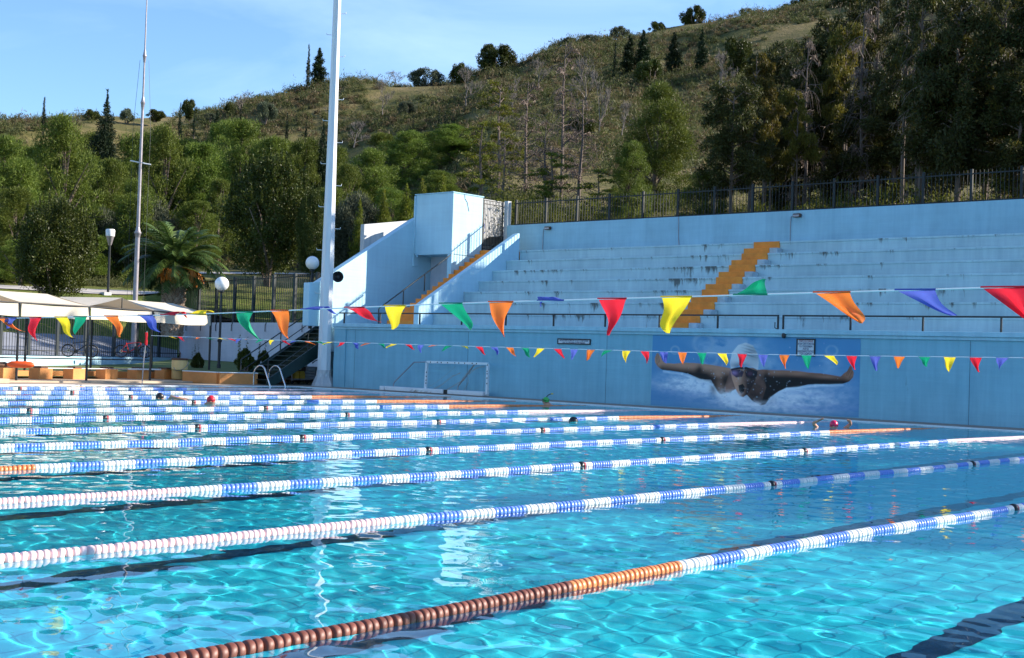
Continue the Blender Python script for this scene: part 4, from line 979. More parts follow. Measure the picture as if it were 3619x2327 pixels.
def strip(name, label, m, xa, xb, f0, f1, n=60, dz=.02, cat='path'):
    v = []
    for i in range(n + 1):
        xd = xa + (xb - xa) * i / n; az = az_of(xd); R0, R1 = f0(xd), f1(xd)
        for q in np.linspace(0, 1, 5):
            R = R0 + (R1 - R0) * q; x, y = R * math.cos(az), R * math.sin(az); v.append((x, y, T(x, y) + float(bumps(x, y, R)) + dz))
    f = [(i * 5 + j, i * 5 + j + 1, (i + 1) * 5 + j + 1, (i + 1) * 5 + j) for i in range(n) for j in range(4)]
    return tag(link(name, np_mesh(name, v, f, m, smooth=True)), label, cat, kind='structure')
strip('pavement', 'grey asphalt strip behind the picket fence where the bicycles stand', M['pave'], -300, 428, lambda x: r_in(az_of(x)) + .25, lambda x: r_in(az_of(x)) + 7.4 - max(0, x - 250) * .022, dz=.03, cat='pavement')
strip('footpath', 'pale footpath crossing the lawn below the trees', M['path'], -300, 760, lambda x: np.interp(x, [-300, 0, 200, 420, 760], [76, 76, 76.5, 78.5, 84]), lambda x: np.interp(x, [-300, 0, 200, 420, 760], [80, 79.5, 79.5, 80.3, 85.5]), dz=.05)

# undergrowth on the hill: thousands of tufts and low scrub nobody could count
def scatter_brush(name, n, lab, m, size, rmin, rmax, xa, xb, per=18, seed=1, hgt=1.0, dens=None, kindlab='undergrowth', tf=.24, tl=.2):
    rg = np.random.default_rng(seed); V = []; cnt = 0
    while cnt < n:
        xd = rg.uniform(xa, xb); R = math.sqrt(rg.uniform(rmin ** 2, rmax ** 2)); az = az_of(xd); x, y = R * math.cos(az), R * math.sin(az)
        if xd > 1100 and x < 38.4: continue
        cl = math.sin(x * .13 + 2 * math.sin(y * .07)) * math.sin(y * .11 + 1.7 * math.sin(x * .05))
        if rg.random() > .45 + .55 * cl: continue
        z = T(x, y) + float(bumps(x, y, R)); s = size * rg.lognormal(0, .45)
        c = np.array((x, y, z)); d = rg.normal(size=(per, 3)); d[:, 2] = np.abs(d[:, 2]) * hgt; d /= np.linalg.norm(d, axis=1)[:, None] + 1e-9
        p = c + d * s * rg.uniform(.35, 1, (per, 1)) * np.array((1, 1, hgt)); a = rg.normal(size=(per, 3)); a[:, 2] += .8; a *= (tl * rg.uniform(.6, 1.3, per) / np.linalg.norm(a, axis=1))[:, None]
        b_ = rg.normal(size=(per, 3)); b_ *= (tl * .17 / np.linalg.norm(b_, axis=1))[:, None]
        V.append(np.stack([p - a * .4 - b_, p - a * .4 + b_, p + a], 1).reshape(-1, 3)); cnt += 1
    V = np.concatenate(V); F = np.arange(len(V)).reshape(-1, 3)
    return tag(link(name, np_mesh(name, V, F, m)), lab, kindlab, kind='stuff')
M['scrub'] = leaf_mat('scrub_leaves', (.045, .058, .018), (.12, .125, .038), (.24, .19, .09), trans=.35)
M['drygrass'] = leaf_mat('dry_grass', (.09, .075, .03), (.20, .15, .075), (.30, .23, .13), trans=.35)
scatter_brush('undergrowth', 8500, 'olive green low scrub covering the hillside', M['scrub'], .7, 95, 215, -60, 2500, per=70, seed=3, tl=.30)
scatter_brush('dry_grass', 5200, 'tufts of dry brown grass covering the hillside', M['drygrass'], .7, 92, 215, -60, 2500, per=45, seed=4, hgt=.9, tl=.34)
scatter_brush('lawn_edge_grass', 1500, 'rough grass at the foot of the trees', M['scrub'], .35, 84, 97, -60, 1000, per=40, seed=5, tl=.16)
M['yellow_leaf'] = leaf_mat('yellow_green_leaves', (.035, .05, .008), (.16, .18, .025), (.42, .38, .06), trans=.5)
scatter_brush('hedge_undergrowth', 1300, 'yellow green undergrowth behind the boundary fence', M['yellow_leaf'], .6, 44, 74, 1150, 2500, per=200, seed=6, hgt=1.9, tl=.14)

# ================================================================ RETAINING WALLS AND FENCES AT LEFT
t = thing('retaining_wall', 'pale lilac white retaining wall behind the planter and stairs', 'wall', (36, 46, .5))
b = MB(); w3 = [(34.3, 36.2), (34.35, 40.0), (37.0, 52.5)]
for i in range(2):
    p, q = Vector((*w3[i], 1.25)), Vector((*w3[i + 1], 1.25)); d = (q - p).normalized(); b.bar(p - d * .02, q, .2, 2.1)
rel(b, (36, 46, .5)).build('wall', M['white_wall'], t)
b = MB()
for i in range(8):
    s = (i + .5) / 8; p = Vector((34.24 + 2.65 * s, 40.0 + 12.5 * s, 2.3)); b = MB()
    b.tube([p, p + Vector((-.05, 0, -.12)), p + Vector((-.05, 0, -.36)), p + Vector((-.0, .06, -.36))], .018, 5); rel(b, (36, 46, .5)).build('bracket', M['fence'], t)
fence('upper_lawn_fence', 'dark picket fence on top of the white retaining wall by the palm', [(34.4, 40.0, 2.3), (37.0, 52.5, 2.3)], 1.95, post_d=1.75, pick=.16, pw=.02, post_w=.12, bay_mat=M['fence'], post_mat=M['fence_grey'])
fence('stair_fence', 'dark fence behind the sloping wall next to the globe lamp', [(34.4, 38.2, 2.9), (36.9, 36.6, 4.2)], 1.6, post_d=1.4, pick=.12, pw=.016)
wp = [(-20, 1289, 1263, 49), (0, 1290, 1263, 49.3), (100, 1295, 1264.5, 50), (200, 1294, 1266, 51.5), (300, 1293, 1267.5, 53.5), (400, 1290, 1268.5, 56), (480, 1286, 1269, 58.5), (560, 1283, 1270, 61.5), (640, 1277, 1270.5, 64.4)]
t = thing('low_blue_wall', 'low curved pale blue wall carrying the left picket fence', 'wall', (25, 46.6, .3))
b = MB(); TP = []
def pz(sx, sy, az_x=None): return None
for sx, yb_, yt, R in wp:
    pt = at_dist(sx, yt, r_in(az_of(sx / 1.5111)) - .05); TP.append(Vector((pt.x, pt.y, .66)))
for i in range(len(TP) - 1):
    p, q = TP[i], TP[i + 1]; d = (q - p); nrm = Vector((d.y, -d.x, 0)).normalized() * .1
    b.add([p - nrm - Vector((0, 0, .7)), q - nrm - Vector((0, 0, .7)), q - nrm, p - nrm, p + nrm - Vector((0, 0, .7)), q + nrm - Vector((0, 0, .7)), q + nrm, p + nrm], [(0, 1, 2, 3), (7, 6, 5, 4), (3, 2, 6, 7)])
rel(b, (25, 46.6, .3)).build('wall', M['tower'], t)
EXT = [Vector((TP[0].x - 12, TP[0].y - 1.5, .66))] + TP
fence('left_picket_fence', 'grey picket fence on the low blue wall with bicycles behind it', [tuple(p) for p in TP], 1.7, post_d=1.9, pick=.165, pw=.016, post_w=.10, bay_mat=M['fence'], post_mat=M['fence_grey'], rails=(.2, -.1), drop=.25)
b = MB(); lawnp = [(TP[0].x - 12, 38.9), (19.5, 38.8), (28.2, 40.0)]
near = [(TP[0].x - 12, 38.3), (TP[0].x, 38.4), (19.5, 38.8), (21, 39.0), (23, 39.2), (25, 39.5), (27, 39.8), (28.5, 40.5), (30, 42), (31, 44)]
far_ = [(TP[0].x - 12, TP[0].y)] + [(p.x, p.y) for p in TP]
for i in range(9):
    b.add([(near[i][0], near[i][1], .13), (near[i + 1][0], near[i + 1][1], .13), (far_[i + 1][0], far_[i + 1][1] + .05, .20 + .025 * (i + 1)), (far_[i][0], far_[i][1] + .05, .20 + .025 * i)], [(0, 1, 2, 3)])
tag(b.build('lawn_strip', M['grass']), 'shaded grass strip between the bench blocks and the blue wall', 'lawn', kind='structure')
t = thing('garden_wall', 'stained white wall end standing behind the sloping blue wall', 'wall', (34.8, 36.5, 3))
P4 = [on('Y', 36.5, 1000 + x * .52604, 640 + y * .52604) for x, y in ((548, 292), (905, 262), (905, 480), (544, 480))]
MB().prism([(P4[0].x - 34.8, P4[0].z - 3), (P4[1].x - 34.8, P4[1].z - 3), (P4[1].x - 34.8, -1.5), (P4[0].x - 34.8, -1.5)], 'Y', 0, .2).build('wall', M['plaster'], t)
#%%END_TERRAIN
# ================================================================ TREES
M['pine'] = leaf_mat('pine_needles', (.040, .068, .010), (.16, .21, .028), (.27, .29, .055), trans=.3)
M['ficus'] = leaf_mat('broad_dark_leaves', (.026, .040, .006), (.085, .105, .018), (.18, .18, .05), trans=.22, rough=.45)
M['olive'] = leaf_mat('grey_olive_leaves', (.05, .065, .035), (.12, .14, .085), trans=.3)
M['cypress'] = leaf_mat('cypress_foliage', (.010, .022, .010), (.030, .052, .018), trans=.12)
M['shade'] = leaf_mat('dark_conifer_foliage', (.020, .026, .007), (.075, .075, .016), (.24, .17, .025), trans=.3)
M['gold'] = leaf_mat('yellow_green_conifer_foliage', (.05, .075, .008), (.17, .19, .02), (.36, .29, .035), trans=.4)
M['goldbrown'] = leaf_mat('golden_brown_conifer_foliage', (.045, .05, .008), (.15, .12, .016), (.38, .24, .03), trans=.35)
M['twig'] = mat('bare_twigs', (.18, .15, .13), .9, var=.3, scale=2)
M['rust'] = leaf_mat('dry_brown_twigs', (.10, .07, .05), (.24, .17, .13), (.30, .14, .06), trans=.2)

def leaves(lumps, per_area, ll, lw, seed, up=.35, out=1.0, shell=.5, tuft=False):
    """lumps: list of (x,y,z,rx,rz). returns triangle soup"""
    rg = np.random.default_rng(seed); V = []
    for (x, y, z, rx, rz_) in lumps:
        n = int(per_area * (rx * rx + rx * rz_) / 2) + 6
        d = rg.normal(size=(n, 3)); d /= np.linalg.norm(d, axis=1)[:, None]
        rad = (shell + (1 - shell) * rg.random((n, 1)) ** .6) * (1 + .12 * rg.normal(size=(n, 1)))
        p = np.array((x, y, z)) + d * rad * np.array((rx, rx, rz_))
        a = d * out + rg.normal(size=(n, 3)) * .6; a[:, 2] += up; a /= np.linalg.norm(a, axis=1)[:, None]
        L_ = ll * rg.uniform(.6, 1.35, (n, 1)); s = np.cross(a, rg.normal(size=(n, 3))); s /= np.linalg.norm(s, axis=1)[:, None] + 1e-9
        wd = lw * rg.uniform(.7, 1.3, (n, 1))
        V.append(np.stack([p - a * L_ * .4 - s * wd, p - a * L_ * .3 + s * wd, p + a * L_ * .6], 1).reshape(-1, 3))
    V = np.concatenate(V); return V
def soup(name, V, m): return np_mesh(name, V, np.arange(len(V)).reshape(-1, 3), m)
def wood(name, paths, m, n=6):
    b = MB()
    for pts, r in paths: b.tube(pts, r, n)
    o = b.build(name, m, smooth=True, fix=False); me = o.data; bpy.data.objects.remove(o); return me
def limb(p, d, L_, r, rg, segs=5, droop=0.0, wob=.18):
    pts = [np.array(p, float)]; rs = [r]; d = np.array(d, float); d /= np.linalg.norm(d)
    for i in range(segs):
        d = d + rg.normal(size=3) * wob; d[2] -= droop; d /= np.linalg.norm(d)
        pts.append(pts[-1] + d * L_ / segs); rs.append(r * (1 - .75 * (i + 1) / segs))
    return [tuple(q) for q in pts], rs, d
PROTO = {}
def proto(key, crown, trunk, w, h): PROTO[key] = (crown, trunk, w, h)

def make_pine(key, seed, W_=8.0, H_=10.0, m='pine', base=.02, n=104, lf=(.25, .032), dens=560, top=.5):
    rg = np.random.default_rng(seed); lumps = []
    for i in range(n):
        h = base + (1 - base) * rg.random() ** .95; pr_ = (1 - h ** 2.4) ** top
        a = rg.uniform(0, 6.283); q = rg.random() ** .45; rr_ = W_ / 2 * pr_ * q * .80
        s = W_ * rg.uniform(.06, .165) * (.75 + .35 * (1 - h)); lumps.append((rr_ * math.cos(a), rr_ * math.sin(a), min(h * H_, H_ - s * .7), s, s * rg.uniform(.75, 1.0)))
    V = leaves(lumps, dens, lf[0], lf[1], seed + 1, up=.6, shell=.5)
    tr = [([(0, 0, -.6), (.1, 0, H_ * .3), (0, .1, H_ * .62), (.05, 0, H_ * .86)], [.24, .18, .11, .04])]
    for l in lumps[::4]: tr.append(([(0, 0, max(.5, l[2] * .55)), (l[0] * .5, l[1] * .5, l[2] * .8), (l[0], l[1], l[2])], [.09, .06, .025]))
    proto(key, soup('crown', V, M[m]), wood('trunk', tr, M['bark']), W_, H_)
for k_, s_ in (('pine_a', 21), ('pine_b', 35), ('pine_c', 52)): make_pine(k_, s_)
make_pine('pine_d', 77, n=70, top=.55, W_=8, base=.2)
def make_round(key, seed, W_, H_, m, base=.1, n=90, lf=(.17, .055), dens=560, twigs=0):
    rg = np.random.default_rng(seed); lumps = []
    for i in range(n):
        d = rg.normal(size=3); d /= np.linalg.norm(d); q = .5 + .5 * rg.random() ** .5
        z = H_ * (base + (1 - base) * (.5 + .46 * d[2] * q)); s = W_ * rg.uniform(.08, .14)
        pf = 1.0 - .35 * max(0, d[2]) ; lumps.append((W_ / 2 * .84 * d[0] * q * pf, W_ / 2 * .84 * d[1] * q * pf, z, s, s * 1.15))
    V = leaves(lumps, dens, lf[0], lf[1], seed + 1, up=.5, shell=.35)
    if twigs:   # upright shoots that break the outline
        T_ = []
        for i in range(twigs):
            a = rg.uniform(0, 6.283); q = rg.random() ** .5; x, y = W_ / 2 * q * math.cos(a) * .9, W_ / 2 * q * math.sin(a) * .9
            z = H_ * (base + (1 - base) * (.5 + .5 * math.sqrt(max(0, 1 - q * q)))) - .5; L2 = rg.uniform(.5, 1.3)
            T_ += [(x, y, z + L2 * t, .10 * (1 - .6 * t), .22) for t in np.linspace(0, 1, 6)]
        V = np.concatenate([V, leaves(T_, 900, lf[0], lf[1] * .9, seed + 2, up=.9, shell=.2)])
    tr = []
    for i in range(5):
        a = rg.uniform(0, 6.28); p, r, _ = limb((.12 * math.cos(a), .12 * math.sin(a), -.4), (math.cos(a) * .35, math.sin(a) * .35, 1), H_ * .75, .11, rg); tr.append((p, r))
    proto(key, soup('crown', V, M[m]), wood('trunk', tr, M['bark']), W_, H_)
make_round('ficus', 5, 7.5, 6.5, 'ficus', base=.01, twigs=60, n=110)
make_round('ficus_b', 15, 7.0, 7.5, 'ficus', base=.03, twigs=90)
make_round('olive', 6, 7.0, 4.5, 'olive', base=.1, lf=(.22, .05))
make_round('bush', 9, 3.4, 2.2, 'ficus', base=.0, n=34, lf=(.13, .045), dens=2200)
make_round('bush_b', 19, 3.4, 2.0, 'olive', base=.0, n=28, lf=(.14, .045), dens=1500)
make_round('shrub', 12, 1.2, .95, 'ficus', base=.0, n=44, lf=(.07, .026), dens=9000, twigs=3)
def make_cyp(key, seed, W_, H_, m='cypress', lf=(.34, .06), cone=.8, dens=330, nl=26, spiky=.5):
    rg = np.random.default_rng(seed); lumps = []
    for i in range(nl):
        h = (i + .5) / nl; pr_ = min(1, (1 - h) ** cone * 1.5) * min(1, .55 + h * 2.4)
        for k in range(3 if W_ > 1.5 else 1):
            a = rg.uniform(0, 6.283); rr_ = W_ / 2 * pr_ * rg.uniform(.1, .62) if W_ > 1.5 else .05
            s = max(.12, W_ / 2 * pr_ * rg.uniform(.45, .62)); lumps.append((rr_ * math.cos(a), rr_ * math.sin(a), h * H_, s, max(s, H_ / nl * 1.15)))
    V = leaves(lumps, dens, lf[0], lf[1], seed + 1, up=1.2 if spiky < .6 else .2, shell=.3, out=.8 + spiky)
    proto(key, soup('crown', V, M[m]), wood('trunk', [([(0, 0, -.5), (0, 0, H_ * .95)], [.14, .03])], M['bark']), W_, H_)
make_cyp('cypress', 31, 1.4, 9, nl=30)
make_cyp('cypress_b', 33, 1.9, 9, nl=26, cone=.65)
make_cyp('fir', 36, 4.4, 10, nl=20, cone=.95, spiky=1.0, dens=220)
make_cyp('leylandii', 38, 2.4, 5, m='gold', nl=22, cone=.6, dens=260, lf=(.2, .04))
def make_bare(key, seed, W_, H_, m='twig', depth=4, droop=0, r0=.12, kids=4):
    rg = np.random.default_rng(seed); paths = []
    def grow(p, d, L_, r, lev):
        pts, rs, dn = limb(p, d, L_, r, rg, 4, droop if lev < depth else droop, .14); paths.append((pts, rs))
        if lev <= 0: return
        for k in range(kids):
            i = rg.integers(1, 5); q = pts[i]; a = rg.uniform(0, 6.283); v = np.array((math.cos(a), math.sin(a), rg.uniform(.5, 1.3) - droop * 3))
            grow(q, dn * .7 + v * .75, L_ * rg.uniform(.5, .7), rs[i] * .75, lev - 1)
    grow((0, 0, -.3), (0, 0, 1), H_ * .5, r0, depth)
    allp = np.array([q for pts, _ in paths for q in pts]); s = H_ / allp[:, 2].max()
    paths = [([(x * s * W_ / max(1, np.ptp(allp[:, 0]) * s), y * s * W_ / max(1, np.ptp(allp[:, 0]) * s), z * s) for x, y, z in pts], [max(.018, r) for r in rs]) for pts, rs in paths]
    proto(key, wood('crown', paths[1:], M[m], 3), wood('trunk', paths[:1], M[m], 5), W_, H_)
make_bare('bare', 41, 4, 5.5); make_bare('bare_b', 43, 3, 6)
def make_layered(key, seed, W_=6.0, H_=10.0, m='gold', base=.25, n=22, trunk='bark', twig=0, dens=230, flat=.42, sz=.20):
    """conifer with a tall bare trunk and flat drooping sprays"""
    rg = np.random.default_rng(seed); lumps = []; tr = [([(0, 0, -.6), (.15, 0, H_ * .35), (-.1, .1, H_ * .7), (.05, 0, H_ * 1.0)], [.20, .16, .10, .03])]
    for i in range(n):
        h = base + (1 - base) * (i + rg.random()) / n; a = rg.uniform(0, 6.283); R = W_ / 2 * (1.05 - h * .55) * rg.uniform(.6, 1.1)
        z0 = h * H_; tr.append(([(0, 0, z0 - .3), (R * .5 * math.cos(a), R * .5 * math.sin(a), z0 + .15), (R * math.cos(a), R * math.sin(a), z0 - .1)], [.06, .045, .015]))
        for t in np.linspace(.35, 1.05, 5):
            s = R * sz * rg.uniform(.7, 1.3) + .12; lumps.append((R * t * math.cos(a) + rg.normal() * .2, R * t * math.sin(a) + rg.normal() * .2, z0 + .15 * math.sin(t * 3) + rg.normal() * (.08 if flat < .5 else .3), s, s * flat))
    V = leaves(lumps, dens, .24, .05, seed + 1, up=-.15, shell=.2)
    if twig:
        paths = []
        for i in range(twig):
            h = base + (1 - base) * rg.random(); a = rg.uniform(0, 6.283); p, r, _ = limb((0, 0, h * H_), (math.cos(a), math.sin(a), .3), W_ / 2 * (1.1 - h * .6) * rg.uniform(.5, 1.1), .03, rg, 5, .12); paths.append((p, [max(.012, q) for q in r]))
            for j in range(3): p2, r2, _ = limb(p[2 + j], (math.cos(a + rg.normal()), math.sin(a + rg.normal()), -.3), rg.uniform(.6, 1.4), .015, rg, 4, .25); paths.append((p2, [.012] * 5))
        tr += paths
    proto(key, soup('crown', V, M[m]), wood('trunk', tr, M[trunk], 5), W_, H_)
make_layered('layered', 61); make_layered('layered_b', 63, m='shade', W_=7, base=.33, n=30, dens=420, flat=.7, sz=.22)
make_layered('dark_grove', 65, m='shade', W_=5.5, H_=12, base=.36, n=34, dens=460, flat=.75, sz=.27)
make_layered('dark_grove_b', 67, m='shade', W_=6, H_=12, base=.42, n=20, dens=420, twig=30, flat=.6, sz=.24)
make_layered('dead', 69, m='rust', W_=5, H_=11, base=.15, n=10, trunk='pale_bark', twig=60, dens=60)
make_layered('dark_full', 73, m='shade', W_=5.5, H_=10, base=.28, n=38, dens=430, flat=.85, sz=.26)
make_layered('dark_gold', 79, m='goldbrown', W_=7.5, H_=10, base=.55, n=22, dens=420, flat=.45, sz=.24)

def plant(name, key, xd, ytop, wd, R, lab, cat, group=None, zoff=0, ybase=None, seed=None, lean=0):
    crown, trunk, W_, H_ = PROTO[key]
    if key.startswith('pine') and xd < 1100: wd *= 1.22
    az = az_of(xd); x, y = R * math.cos(az), R * math.sin(az)
    if ybase is not None: gz = at_dist(xd * 1.5111, ybase * 1.5111, R).z
    else: gz = T(x, y) + float(bumps(x, y, R))
    top = at_dist(xd * 1.5111, ytop * 1.5111, R).z; h = max(.4, top - gz)
    dep = Vector((x, y, 0)).dot(Vector(Fv)); w = wd * 1.5111 / FPX * dep
    t = thing(name, lab, cat, (x, y, gz + zoff), random.uniform(0, 6.28) if seed is None else seed, group)
    t.scale = (w / W_, w / W_, h / H_)
    if lean: t.rotation_euler = (lean * .7, lean * .7, t.rotation_euler[2])
    link('trunk', trunk, t); link('crown', crown, t); return t
# --- sunlit pines and big trees on the left slope: (kind, x, top y, width, distance, label)
G1 = 'pines on the slope behind the lawn'
for key, xd, yt, wd, R, lab in (
    ('pine_a', -10, 318, 190, 92, 'bushy green pine cut by the left photo edge'),
    ('pine_b', 25, 440, 170, 84, 'lower bushy pine in front of the pine at the left photo edge'),
    ('pine_b', 135, 272, 205, 97, 'large bright green rounded pine below the leftmost hill cypress'),
    ('pine_c', 240, 372, 150, 103, 'bushy pine at the foot of the tall spiky fir'),
    ('pine_a', 300, 420, 140, 92, 'mid green pine directly left of the grey mast'),
    ('pine_b', 372, 296, 185, 106, 'tall bright green pine directly right of the grey mast'),
    ('pine_c', 455, 335, 160, 108, 'green pine behind and above the palm'),
    ('pine_a', 545, 280, 190, 112, 'tallest green pine above the dark round tree'),
    ('pine_c', 625, 322, 140, 108, 'green pine right of the tallest pine, behind the dark round tree'),
    ('pine_b', 695, 322, 120, 112, 'green pine left of the white light pole, below the small cypresses'),
    ('pine_c', 795, 385, 120, 100, 'dark green pine partly behind the white light pole'),
    ('pine_a', 858, 350, 165, 104, 'dark green pine just right of the white light pole'),
    ('pine_b', 935, 305, 150, 116, 'green pine above the blue stair head box'),
    ('pine_a', 1040, 292, 130, 118, 'green pine behind the layered yellow green conifer'),
    ('pine_c', 770, 440, 130, 88, 'shaded pine low behind the white light pole'),
    ('pine_b', 905, 440, 130, 84, 'shaded pine low behind the stained garden wall'),
    ('pine_a', 1010, 400, 130, 92, 'shaded pine directly behind the stair head box')):
    plant('pine_tree', key, xd, yt, wd, R, lab, 'tree', G1)
for key, xd, yt, wd, R, lab in (
    ('pine_c', 60, 360, 170, 118, 'pine in the second row between the two leftmost pines'), ('pine_a', 200, 330, 150, 122, 'pine in the second row behind the spiky fir foot'), ('pine_b', 300, 330, 150, 122, 'pine in the second row left of the grey mast'),
    ('pine_c', 420, 345, 130, 124, 'pine in the second row between mast and palm'), ('pine_b', 500, 300, 130, 124, 'pine in the second row left of the tallest pine'), ('pine_a', 660, 350, 150, 122, 'pine in the second row right of the tallest pine'),
    ('pine_b', 755, 360, 140, 122, 'pine in the second row behind the light pole'), ('pine_c', 880, 330, 120, 126, 'pine in the second row above the garden wall'), ('pine_b', 990, 330, 120, 126, 'pine in the second row above the stair head box'), ('pine_a', 1090, 350, 120, 118, 'pine in the second row above the gate'),
    ('pine_d', 180, 520, 130, 90, 'shaded low pine behind the path lamp'), ('pine_d', 450, 470, 120, 92, 'shaded low pine behind the palm crown'), ('pine_d', 500, 420, 110, 95, 'pine between the palm and the large round tree'), ('pine_d', 760, 520, 90, 82, 'low shaded pine beside the light pole'), ('pine_d', 40, 560, 130, 80, 'low pine under the leftmost pines')):
    plant('pine_tree', key, xd, yt - (18 if R > 110 else 0), wd * 1.1, R, lab, 'tree', G1)
plant('pine_tree', 'pine_a', 1520, 196, 215, 78, 'large bright green pine above the middle of the boundary fence', 'tree')
plant('pine_tree', 'pine_b', 1460, 330, 130, 72, 'smaller dark pine left of the large pine above the fence', 'tree')
plant('pine_tree', 'pine_c', 1640, 400, 150, 68, 'light green pine under the dark grove, right of the large pine', 'tree')
plant('round_tree', 'ficus', 118, 468, 215, 72, 'dark round tree with several stems left of the path lamp', 'tree', ybase=690)
plant('round_tree', 'ficus_b', 620, 372, 235, 66, 'very large dark round tree behind the upper lawn fence', 'tree', ybase=655)
plant('round_tree', 'ficus_b', 722, 448, 90, 64, 'narrow olive green tree between the large round tree and light pole', 'tree', ybase=650)
plant('olive_tree', 'olive', 330, 475, 190, 93, 'grey green olive tree in shade behind the palm', 'tree')
plant('olive_tree', 'olive', 230, 500, 140, 96, 'grey green olive tree in shade behind the path lamp', 'tree')
plant('olive_tree', 'olive', 820, 465, 150, 78, 'grey green bush in shade right of the white light pole', 'tree')
for xd, yt, wd, R, lab in ((975, 416, 42, 81, 'narrow yellow green conifer touching the left of the stair head box'), (1022, 410, 46, 82, 'narrow yellow green conifer behind the stair head box top'), (885, 445, 45, 77, 'narrow yellow green conifer above the stained garden wall'), (938, 432, 50, 78, 'narrow yellow green conifer above the top of the sloping wall'), (830, 470, 45, 64, 'narrow yellow green conifer just right of the light pole'), (1000, 428, 30, 80, 'thin yellow green conifer between two others behind the box')):
    plant('narrow_conifer', 'leylandii', xd, yt, wd, R, lab, 'tree', 'narrow yellow green conifers')
# --- cypresses and firs
G2 = 'dark cypresses on the hill'
for key, xd, yt, yb, wd, R, lab in (
    ('fir', 228, 212, 430, 84, 108, 'tall spiky dark fir rising above the skyline left of the mast'), ('cypress', 80, 226, 310, 22, 150, 'single dark cypress on the skyline above the leftmost pines'),
    ('cypress', 400, 240, 322, 16, 140, 'thin dark cypress right of the mast, left one of two'), ('cypress', 434, 250, 320, 15, 142, 'thin dark cypress under the umbrella shaped pine'),
    ('cypress_b', 487, 258, 350, 26, 136, 'crooked dark cypress above the palm'), ('cypress', 543, 245, 320, 20, 150, 'dark cypress in front of the bare white tree'),
    ('cypress', 652, 262, 332, 17, 150, 'dark cypress on the slope right of the tallest pine'), ('cypress', 697, 284, 330, 15, 148, 'short dark cypress left of the spiky fir by the pole'),
    ('fir', 738, 286, 470, 62, 112, 'dark spiky fir just left of the white light pole'), ('cypress', 697, 104, 208, 20, 186, 'slim dark cypress on the hill crest, left of the pair'),
    ('cypress_b', 722, 112, 212, 42, 188, 'broader dark cypress on the hill crest, right of the pair'), ('cypress', 1008, 252, 330, 15, 140, 'thin dark cypress above the stair head box, left of two'),
    ('cypress', 1022, 262, 335, 17, 139, 'thin dark cypress above the stair head box, right of two'), ('cypress', 948, 268, 330, 10, 150, 'tiny dark cypress on the slope above the sloping wall'),
    ('cypress', 1417, 100, 192, 22, 165, 'dark leaning cypress at the left end of the upper hill row'), ('cypress_b', 1450, 84, 192, 46, 167, 'broad dark cypress second in the upper hill row'),
    ('cypress_b', 1482, 72, 182, 40, 168, 'tallest dark cypress in the upper hill row'), ('cypress_b', 1555, 78, 196, 44, 166, 'dark cypress in the middle of the upper hill row'),
    ('cypress_b', 1620, 72, 190, 34, 166, 'dark cypress near the right end of the upper hill row'), ('cypress', 1776, 62, 134, 15, 185, 'lone slim cypress high on the right of the hill'),
    ('cypress', 404, 288, 330, 10, 138, 'tiny dark cypress beside the thin cypress near the mast'), ('cypress', 125, 256, 290, 8, 160, 'tiny cypress top on the far left skyline')):
    plant('cypress_tree', key, xd, yt, wd, R, lab, 'tree', G2, ybase=yb)
plant('pine_tree', 'bush', 422, 232, 46, 143, 'small umbrella shaped pine on the skyline right of the mast', 'tree', ybase=274)
# --- shrubs along the skyline
for i, (key, xd, yt, yb, wd, R, lab) in enumerate((
    ('bush', 1145, 108, 172, 105, 186, 'big dark bush on the crest left of the hill top'), ('bush', 1120, 103, 140, 50, 188, 'round bush top sticking out of the big crest bush'), ('bush', 1056, 148, 200, 62, 184, 'very dark bush on the crest behind the bare fan tree'),
    ('bush_b', 978, 158, 202, 90, 184, 'grey green bush on the crest above the stair head box'), ('bush', 1600, 16, 62, 68, 208, 'round bush standing alone against the sky'),
    ('bush_b', 1430, 62, 95, 60, 204, 'grey bush on the crest left of the lone round bush'), ('bush_b', 1360, 80, 112, 50, 200, 'grey bush where the crest steepens'), ('bush_b', 1310, 86, 120, 44, 200, 'small grey bush at the step of the crest'),
    ('bush', 1512, 52, 80, 50, 206, 'low dark bush on the crest near the hill row'), ('bush_b', 1720, 18, 42, 36, 210, 'small grey bush on the upper right crest'), ('bush', 1850, -2, 30, 84, 212, 'dark bush on the crest at the top of the photo'),
    ('bush', 342, 256, 280, 56, 168, 'dark low bush on the skyline behind the mast'), ('bush_b', 275, 252, 282, 46, 168, 'brownish bush on the skyline right of the spiky fir'), ('bush', 192, 256, 286, 50, 168, 'green bush on the skyline left of the spiky fir'),
    ('bush', 515, 238, 268, 26, 172, 'small dark bush on the skyline below the bare tree'), ('bush_b', 18, 278, 296, 36, 168, 'small bush on the skyline at the left photo edge'), ('bush_b', 470, 262, 280, 30, 168, 'small bush on the skyline above the palm'),
    ('bush', 1700, 90, 170, 90, 160, 'dark bush below the lone slim hill cypress'), ('bush', 1240, 330, 372, 60, 112, 'dark bush among the dead conifers'), ('bush', 1500, 140, 195, 80, 160, 'dark bush between two cypresses of the hill row'), ('bush_b', 600, 235, 280, 60, 160, 'pale green bush on the slope below the crest'), ('bush_b', 930, 235, 265, 50, 160, 'pale bush on the open slope'), ('bush', 1340, 270, 320, 80, 120, 'dark bush behind the dead conifer'))):
    plant('hill_bush', key, xd, yt, wd, R, lab, 'bush', 'bushes on the hillside', ybase=yb)
